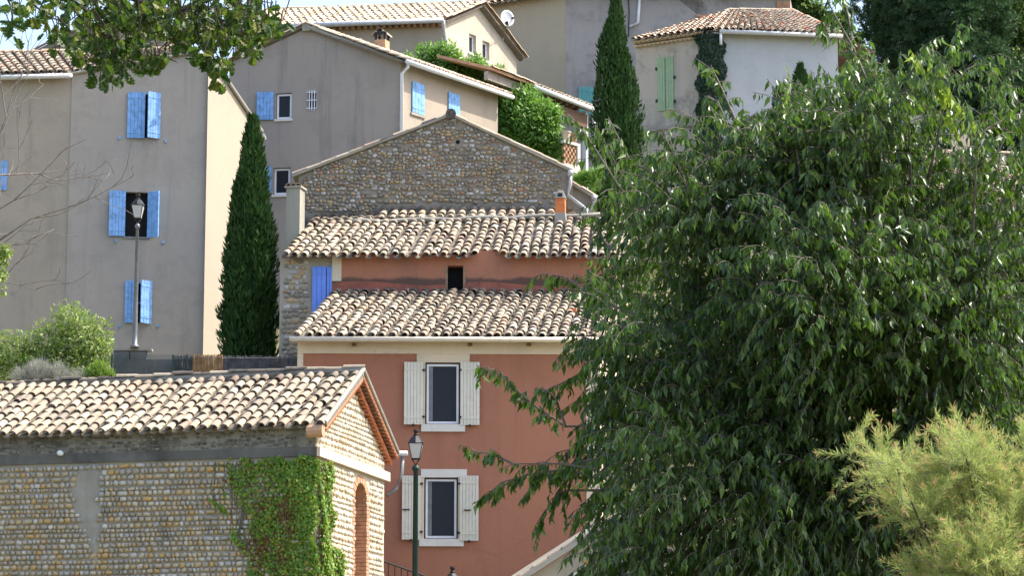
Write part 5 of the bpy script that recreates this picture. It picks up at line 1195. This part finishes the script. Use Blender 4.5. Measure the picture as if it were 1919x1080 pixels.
# oak boughs overhanging from the upper left
def oak_template(seed):
    rr = random.Random(seed); pts_ = [(0, 0)]; right = []
    lob = [(.08, .10), (.16, .26), (.24, .18), (.34, .42), (.44, .24), (.56, .50), (.66, .30), (.78, .38), (.87, .22), (.94, .2)]
    right = [(x, y * rr.uniform(.85, 1.1)) for x, y in lob]; left = [(x, -y * rr.uniform(.85, 1.1)) for x, y in lob]
    vs = [(0, 0, 0), (1, 0, -.12)] + [(y, 0, 0) for y in ()]
    V = []; Fq = []
    mids = [(x, 0, -.10 * x * x) for x, _ in lob]
    V = [(0, -.15, 0)] + mids + [(1, 0, -.12)] + [(x, y, .07 - .2 * x * x + .05 * rr.random()) for x, y in right] + [(x, y, .07 - .2 * x * x + .05 * rr.random()) for x, y in left]
    V[0] = (-.12, 0, 0); k = len(lob)
    for base in (k + 2, 2 * k + 2):
        for i in range(k - 1): Fq.append((1 + i, 2 + i, base + i + 1, base + i))
        Fq.append((0, 1, base, 0)) if False else None
        Fq.append((k, k + 1, base + k - 1, base + k - 1)) if False else None
    Fq = [f for f in Fq if f]; return V, Fq
OT = [oak_template(i) for i in range(4)]
ok = thing('oak_branches', 'lobed oak leaves on dark boughs hanging into the top left corner', 'tree', (-3.4, 14, 0)); ogk = np.array(ok.location)
MB().tube([(-6.0, 14.4, -.3), (-5.9, 14.3, 2.2), (-5.7, 14.2, 4.3), (-4.6, 14.1, 5.9), (-3.4, 14.1, 6.6)], [.22, .19, .15, .09, .03], 10).build('trunk', M['barkd'], ok)
bo = MB(); tw_ = []
def P14(u, v, Y=14): return pt(u, v, Y)
boughs = [[(-1500, -250), (-420, -160), (-60, -60), (110, -20), (225, -10), (330, 22), (430, 40), (500, 45)], [(-60, -60), (40, -10), (90, 30), (130, 45)], [(110, -20), (190, 40), (215, 80), (225, 120)], [(225, -10), (280, 60), (270, 100)], [(330, 22), (360, 70), (395, 110), (405, 135)],
          [(330, 22), (420, -10), (510, 5)], [(-60, -60), (5, -20), (20, 10), (25, 50)], [(120, -30), (260, -30), (400, -30)]]
rr = random.Random(12); leafM = []
for bi, bgh in enumerate(boughs):
    pts_ = [P14(u, v, 14 + .15 * math.sin(bi * 2 + i)) for i, (u, v) in enumerate(bgh)]; r = .022 if bi == 0 else .009
    bo.tube(pts_, [r * (1 - .75 * i / (len(pts_) - 1)) for i in range(len(pts_))], 7)
bo.build('boughs', M['barkd'], ok)
oakb = [(60, 0, 40, 26), (20, 25, 30, 13), (25, 60, 16, 6), (62, 35, 14, 4), (85, 25, 22, 10), (90, 55, 14, 5), (130, 55, 26, 16), (115, 95, 16, 5), (150, 15, 34, 28), (190, 40, 40, 52), (160, 95, 32, 30), (185, 130, 30, 24), (215, 140, 26, 20), (230, 90, 44, 56), (255, 30, 44, 56), (300, 15, 44, 50), (330, 55, 40, 46), (290, 110, 26, 20), (370, 30, 42, 50), (400, 75, 38, 42), (410, 120, 26, 22), (405, 145, 14, 9), (440, 40, 42, 50), (465, 85, 28, 24), (485, 25, 34, 30), (520, 40, 24, 14), (500, 60, 20, 10), (340, -5, 60, 50), (240, 0, 60, 60), (450, 0, 50, 40), (130, -5, 50, 30), (385, 105, 20, 12), (245, 125, 16, 8)]
base_k = 0
for (u, v, r, k) in oakb:
    for i in range(int(k * 1.15)):
        a = rr.uniform(0, 6.283); q = rr.random() ** .5 * r; L_ = rr.uniform(.045, .075)
        p = P14(u + q * math.cos(a), v + q * math.sin(a) * .8, 14 + rr.gauss(0, .25))
        d = Vector((rr.gauss(0, .7), rr.gauss(0, .5), -.55 + rr.gauss(0, .55))).normalized(); nn = Vector((rr.gauss(0, .6), -1 + rr.gauss(0, .5), rr.gauss(.5, .5))).normalized(); y = nn.cross(d).normalized(); z = d.cross(y).normalized()
        leafM.append((basis(d * L_, y * L_, z * L_, p)))
        if rr.random() < .35: q2 = p + Vector((rr.gauss(0, .04), rr.gauss(0, .04), .09)); tw_.append((tuple(p), tuple(q2)))
leafM.sort(key=lambda m_: -m_.col[0].length)
om = [tmesh('leaf', V, Fq, LF['oakobj'] if 'oakobj' in LF else LF['oak'], True) for V, Fq in OT]
for i, m_ in enumerate(leafM[:300]): inst('leaf', om[i % 4], m_, ok)
for q in range(4):
    part_ = leafM[300 + q::4]
    if q == 0: allv = []
me = replicate('leaves', *OT[1], leafM[300:], org(ok)); meshobj('leaves', me, ok, 'stuff', LF['oak'])
tw_ = np.array(tw_); stuffleaf('twigs', twigs_mesh('twigs', tw_[:, 1], tw_[:, 0], .004, .002, ogk), ok, M['barkd'])

# bare branching tree at the left edge
bt_ = thing('bare_tree', 'leafless grey branches reaching in from the left edge before the tall house', 'tree', tuple(pt(-120, 760, 60)))
bb_ = MB(); rr = random.Random(5)
def grow(p, d, L_, r, depth):
    n_ = 4; pts_ = [p]
    for i in range(n_):
        d = (d + Vector((rr.gauss(0, .16), rr.gauss(0, .12), rr.gauss(.02, .16)))).normalized(); p = p + d * L_ / n_; pts_.append(p)
        if depth > 0 and i > 0 and rr.random() < .85: grow(p, (d + Vector((rr.gauss(0, .5), rr.gauss(0, .3), rr.gauss(.1, .5)))).normalized(), L_ * rr.uniform(.5, .75), r * .55, depth - 1)
    bb_.tube(pts_, [max(.006, r * 1.25 * (1 - .7 * i / n_)) for i in range(n_ + 1)], 5, False)
Y_ = 60
bb_.tube([pt(-120, 760, Y_), pt(-110, 600, Y_), pt(-70, 480, Y_), pt(-50, 330, Y_)], [.1, .08, .06, .035], 8)
for (a, c, r, dp) in (((-70, 500), (130, 415), .028, 2), ((-60, 430), (60, 360), .024, 3), ((-50, 330), (110, 290), .024, 3), ((-55, 350), (60, 190), .024, 3), ((-70, 480), (40, 430), .024, 2), ((-60, 520), (70, 545), .016, 2), ((-50, 330), (30, 150), .02, 3)):
    p0, p1 = pt(*a, Y_), pt(*c, Y_); d = (p1 - p0); grow(p0, d.normalized(), d.length, r, dp)
bb_.build('branches', M['barkl'], bt_)
crown_tree('leafy_sprig', 'small clump of yellow green leaves at the left edge beside the bare branches', 'plant', [pb(0, 480, 59, 18), pb(10, 470, 59, 14), pb(-2, 515, 59, 16), pb(5, 545, 59, 8)], tuple(pt(-70, 560, 59)), .015, 500, .09, .5, 'bush', 31)

# ------------------------------------------------------------------ big foreground hackberry
TY = 24.0
hb = thing('hackberry_tree', 'large dark green tree with drooping pointed leaves covering the right half', 'tree', (3.3, 24.6, gz(24.6) - .1)); og = np.array(hb.location)
big = [(1205, 400, 60), (1290, 410, 90), (1215, 520, 75), (1170, 640, 60), (1200, 800, 80), (1420, 390, 130), (1580, 330, 150), (1560, 230, 70), (1620, 230, 60), (1560, 300, 80), (1760, 490, 115), (1640, 420, 90), (1920, 480, 110), (1360, 580, 150), (1550, 560, 190), (1760, 620, 180), (1930, 640, 150), (1270, 700, 95), (1450, 760, 190), (1700, 800, 200), (1245, 870, 90), (1380, 950, 170), (1600, 980, 190), (1190, 1040, 65), (1270, 1080, 100), (1480, 1120, 150), (1850, 900, 180), (1180, 740, 45), (1185, 940, 50), (1150, 870, 32), (1250, 340, 40), (1330, 300, 45), (1430, 280, 50), (1480, 260, 40), (1830, 225, 32), (1690, 335, 44), (1880, 365, 65), (1780, 380, 60), (1640, 310, 50), (1830, 300, 30), (1740, 270, 28), (1890, 235, 32), (1780, 150, 36), (1700, 170, 36)]
rg = np.random.default_rng(77)
blobs = []
for i, (u, v, r) in enumerate(big):
    p = pt(u, v, TY + rg.normal() * .5); k = r / F * TY; blobs.append((p.x, p.y, p.z, k, max(k, .75), k))
cc_ = Vector((3.3, 24.6, 4.2))
wd = MB(); wd.tube([(3.3, 24.6, gz(24.6) - .3), (3.25, 24.6, 2.0), (3.35, 24.7, 3.2)], [.26, .22, .2], 10); wd.build('trunk', M['bark'], hb)
lb = MB(); starts = [Vector((3.3 + .1 * math.cos(i), 24.65, 2.6 + .06 * (i % 9))) for i in range(len(blobs))]
for s, b in zip(starts, blobs):
    q = Vector(b[:3]); md = s.lerp(q, .5) + Vector((rg.normal() * .12, rg.normal() * .12, .18)); lb.tube([s, s.lerp(md, .5) + Vector((rg.normal() * .1, .1, .06)), md, md.lerp(q, .6) + Vector((rg.normal() * .12, 0, .03)), q], [.05, .036, .024, .014, .006], 7, False)
SP_ = []   # protruding sprays: list of pixel polylines
sprays = [[(1110, 800), (1060, 800), (1000, 760), (940, 705), (893, 685)], [(1060, 800), (1040, 745), (1015, 725)], [(1150, 700), (1110, 690), (1060, 715), (1020, 735)], [(1120, 880), (1050, 870), (965, 870)], [(965, 872), (925, 852), (876, 845)], [(1130, 900), (1060, 880), (990, 890), (940, 905), (905, 935)], [(1130, 920), (1060, 920), (1020, 960), (1005, 995)], [(1120, 860), (1075, 870), (1060, 900), (1040, 930)],
          [(1190, 590), (1120, 560), (1060, 520), (1018, 512)], [(1150, 560), (1115, 545), (1100, 515)], [(1240, 430), (1160, 350), (1110, 270), (1075, 225)], [(1200, 400), (1150, 300), (1125, 250)], [(1300, 400), (1280, 330), (1240, 240)], [(1420, 330), (1380, 230), (1350, 160), (1332, 122)], [(1400, 330), (1370, 250), (1345, 190), (1320, 180)], [(1230, 330), (1180, 300), (1140, 220)],
          [(1620, 330), (1660, 230), (1620, 140), (1600, 90), (1560, 20), (1540, -30)], [(1600, 90), (1590, 30), (1575, -40)], [(1560, 20), (1540, 40), (1528, 70)], [(1650, 240), (1700, 180), (1750, 140), (1790, 150)], [(1660, 200), (1640, 130), (1605, 100)], [(1800, 300), (1850, 240), (1900, 215), (1935, 215)], [(1700, 300), (1740, 220), (1720, 150)], [(1500, 330), (1490, 260), (1480, 215)], [(1560, 300), (1570, 200), (1600, 130)], [(1500, 200), (1490, 260), (1520, 330)],
          [(1170, 620), (1120, 640), (1070, 625)], [(1150, 470), (1120, 440), (1130, 400)], [(1150, 980), (1110, 970), (1080, 1010)], [(1140, 760), (1100, 800), (1080, 840), (1040, 850)], [(1100, 900), (1020, 880), (985, 930)]]
tw0, tw1 = [], []; LP_, LD_, LU_, LL_ = [], [], [], []
def leafy(pts_, n_, first=.2, LL=.100, spread=.55):
    """hang alternate drooping leaves along a polyline"""
    seg = [(pts_[i], pts_[i + 1]) for i in range(len(pts_) - 1)]; ln = [(b_ - a_).length for a_, b_ in seg]; tot = sum(ln)
    for i in range(n_):
        t = first + (1 - first) * (i + rg.random() * .6) / n_; x = t * tot; j = 0
        while j < len(ln) - 1 and x > ln[j]: x -= ln[j]; j += 1
        a_, b_ = seg[j]; p = a_.lerp(b_, min(1, x / max(ln[j], 1e-6))); d = (b_ - a_).normalized(); sd_ = d.cross(Vector((0, 0, 1))); sd_ = sd_.normalized() if sd_.length > .1 else Vector((1, 0, 0))
        sg = 1 if i % 2 else -1
        dv_ = d * rg.uniform(.0, .55) + sd_ * sg * rg.uniform(.05, spread) + Vector((0, 0, -rg.uniform(.55, 1.5))) + Vector(rg.normal(size=3) * .16)
        LP_.append(tuple(p)); LD_.append(tuple(dv_)); LU_.append(tuple(Vector((rg.normal() * .7, -.25 + rg.normal() * .7, .55)))); LL_.append(LL * rg.uniform(.45, 1.25))
def twiglet(p, d, L_, nl, drp=.5):
    pts_ = [p]; d = d.normalized(); s = 4
    for i in range(s): d = (d + Vector((rg.normal() * .12, rg.normal() * .12, -drp / s + rg.normal() * .08))).normalized(); p = p + d * (L_ / s); pts_.append(p)
    for i in range(s): tw0.append(tuple(pts_[i])); tw1.append(tuple(pts_[i + 1]))
    leafy(pts_, nl)
for spx in sprays:
    Yb = TY + rg.normal() * .35; pts_ = [pt(u, v, Yb + .12 * i) for i, (u, v) in enumerate(spx)]
    lb.tube(pts_, [.013 * (1 - .7 * i / (len(pts_) - 1)) for i in range(len(pts_))], 6, False)
    tot = sum((pts_[i + 1] - pts_[i]).length for i in range(len(pts_) - 1)); leafy(pts_, int(tot * 34), .25)
    k = int(tot * 10)
    for i in range(k):
        t = .25 + .75 * i / k; j = min(int(t * (len(pts_) - 1)), len(pts_) - 2); p = pts_[j].lerp(pts_[j + 1], t * (len(pts_) - 1) - j); d = (pts_[j + 1] - pts_[j]).normalized()
        twiglet(p, d + Vector((rg.normal() * .5, rg.normal() * .5, rg.normal() * .3 + .1)), rg.uniform(.10, .26), 7, .9)
NT = 7600
PP, DD, pk_ = blob_points(blobs, NT, .25)
for i in range(NT):
    p = Vector(PP[i]); d = Vector(DD[i]); out = (p - cc_); out.normalize()
    twiglet(p, out * .7 + d * .5 + Vector((0, 0, .45)) + Vector(rg.normal(size=3) * .35), rg.uniform(.25, .55), int(rg.integers(10, 18)), 1.3)
lb.build('limbs', M['bark'], hb)
tw0 = np.array(tw0); tw1 = np.array(tw1); stuffleaf('twigs', twigs_mesh('twigs', tw0, tw1, .0042, .003, og), hb, M['bark'])
LP_ = np.array(LP_); LD_ = np.array(LD_); LU_ = np.array(LU_); LL_ = np.array(LL_)
near = LP_[:, 1] - LL_ * 8; own = np.argsort(near)[:300]; mask = np.ones(len(LP_), bool); mask[own] = False
stuffleaf('leaves', leaf_mesh('leaves', LP_[mask], LD_[mask], LU_[mask], LL_[mask], LL_[mask] * .36, .28, .22, og), hb, LF['hack'])
lm = tmesh('leaf', [(0, 0, 0), (.42, .2, .11), (1, 0, -.22), (.42, -.2, .11), (.5, 0, 0)], [(0, 1, 2, 4), (0, 4, 2, 3)], LF['hack'], False)
for i in own:
    d = Vector(LD_[i]).normalized(); y = Vector(LU_[i]).cross(d).normalized(); z = d.cross(y).normalized(); inst('leaf', lm, basis(d * LL_[i], y * LL_[i], z * LL_[i], Vector(LP_[i])), hb)
# bright young shoots
LP_, LD_, LU_, LL_ = [], [], [], []; tw0, tw1 = [], []
for spx in ([(1840, 250), (1800, 200), (1745, 150), (1705, 92)], [(1800, 260), (1770, 190), (1740, 110)], [(1790, 190), (1770, 150), (1760, 115)], [(1474, 250), (1472, 190), (1482, 150), (1474, 122)]):
    pts_ = [pt(u, v, TY - .9) for u, v in spx]
    for i in range(len(pts_) - 1): tw0.append(tuple(pts_[i])); tw1.append(tuple(pts_[i + 1]))
    leafy(pts_, int(sum((pts_[i + 1] - pts_[i]).length for i in range(len(pts_) - 1)) * (90 if spx[0][0] > 1500 else 38)), .1, .10 if spx[0][0] > 1500 else .06)
stuffleaf('young_leaves', leaf_mesh('young_leaves', np.array(LP_), np.array(LD_), np.array(LU_), np.array(LL_), np.array(LL_) * .34, .2, .3, og), hb, LF['young'])
stuffleaf('young_twigs', twigs_mesh('young_twigs', np.array(tw0), np.array(tw1), .004, .003, og), hb, LF['young'])

# ------------------------------------------------------------------ tamarisk, bottom right
tmr = thing('tamarisk_bush', 'feathery yellow green tamarisk with rusty tips in the bottom right corner', 'bush', (3.5, 18.5, gz(18.5) - .1)); og = np.array(tmr.location); rg = np.random.default_rng(88)
tpoly = [(1545, 872), (1600, 835), (1700, 870), (1750, 865), (1850, 855), (1990, 845), (1990, 1160), (1700, 1160), (1690, 1070), (1760, 1000), (1700, 960), (1650, 960), (1640, 910)]
tb = []
while len(tb) < 54:
    u, v = rg.uniform(1540, 1990), rg.uniform(780, 1160)
    if pip(tpoly, u, v): tb.append((u, v, rg.uniform(22, 52)))
blobs = [(lambda p, k: (p.x, p.y, p.z, k, k * 1.2, k))(pt(u, v, 18 + rg.normal() * .3), r / F * 18) for u, v, r in tb]
st_ = MB()
for i, b in enumerate(blobs):
    s = Vector((3.5 + .05 * (i % 5), 18.5, gz(18.5) - .1)); q = Vector(b[:3]); st_.tube([s, s.lerp(q, .5) + Vector((0, .2, .15)), q], [.02, .012, .004], 6, False)
st_.build('stems', M['barkd'], tmr)
k = 1250; P_, d_, pk_ = blob_points(blobs, k, .1)
dirs = unit(d_ * .5 + rg.normal(size=(k, 3)) * .45 + np.array([-.2, -.1, .45])); A0, A1 = [], []
for j in range(5):
    A0.append(P_ + dirs * .045 * j + np.array([0, 0, -.003 * j * j])); A1.append(P_ + dirs * .045 * (j + 1) + np.array([0, 0, -.003 * (j + 1) ** 2]))
stuffleaf('twigs', twigs_mesh('twigs', np.concatenate(A0), np.concatenate(A1), .0017, .0012, og), tmr, M['barkl'])
nb = 80; C0 = np.repeat(P_, nb, 0); Dd = np.repeat(dirs, nb, 0); t_ = rg.random(k * nb)[:, None] * .25; pos = C0 + Dd * t_ + np.array([0, 0, -.08]) * t_ * t_ * 16 * .2
bd = unit(Dd * .8 + rnd(k * nb) * .7 + np.array([0, 0, .1]))
tipm = (t_[:, 0] > .2) & (rg.random(k * nb) < .45); LL2 = .03 + .045 * rg.random(k * nb); R2 = rnd(k * nb)
stuffleaf('plumes', sheet_mesh('plumes', pos[~tipm], bd[~tipm], R2[~tipm], LL2[~tipm], .0042, og), tmr, LF['tam'])
stuffleaf('rusty_tips', sheet_mesh('rusty_tips', pos[tipm], bd[tipm], R2[tipm], LL2[tipm] * .8, .0048, og), tmr, LF['tamr'])

# rough herbs and low scrub on the open slopes between the houses
rg = np.random.default_rng(5); k = 42000
gx = rg.uniform(-16, 22, k); gy = rg.uniform(58, 110, k); dn = np.sin(gx * 1.3) * np.sin(gy * .9) + .6 * np.sin(gx * 3.1 + gy) ; keep = rg.random(k) < .35 + .4 * dn; gx, gy = gx[keep], gy[keep]
inside = ((gx > -12) & (gx < -3.5) & (gy < 64)) | ((gx > -5.6) & (gx < 2.9) & (gy < 72.5) & (gy > 63.8)) | ((gy > 79) & (gx < 1.5)) | ((gy > 97) & (gx < 13)) | ((gy > 105) & (gx < 11))
gx, gy = gx[~inside], gy[~inside]; gp = np.stack([gx, gy, np.array([gz(y) for y in gy]) - .02], 1); n_ = len(gp); rp = 5
gp = np.repeat(gp, rp, 0) + rg.normal(size=(n_ * rp, 3)) * np.array([.09, .09, .0]); dd_ = unit(rg.normal(size=(n_ * rp, 3)) * .45 + np.array([0, 0, 1]))
gc = stuffleaf('ground_cover', leaf_mesh('ground_cover', gp, dd_, rg.normal(size=(n_ * rp, 3)), .18 + .25 * rg.random(n_ * rp), .03, .1, .3), None, LF['grass'])
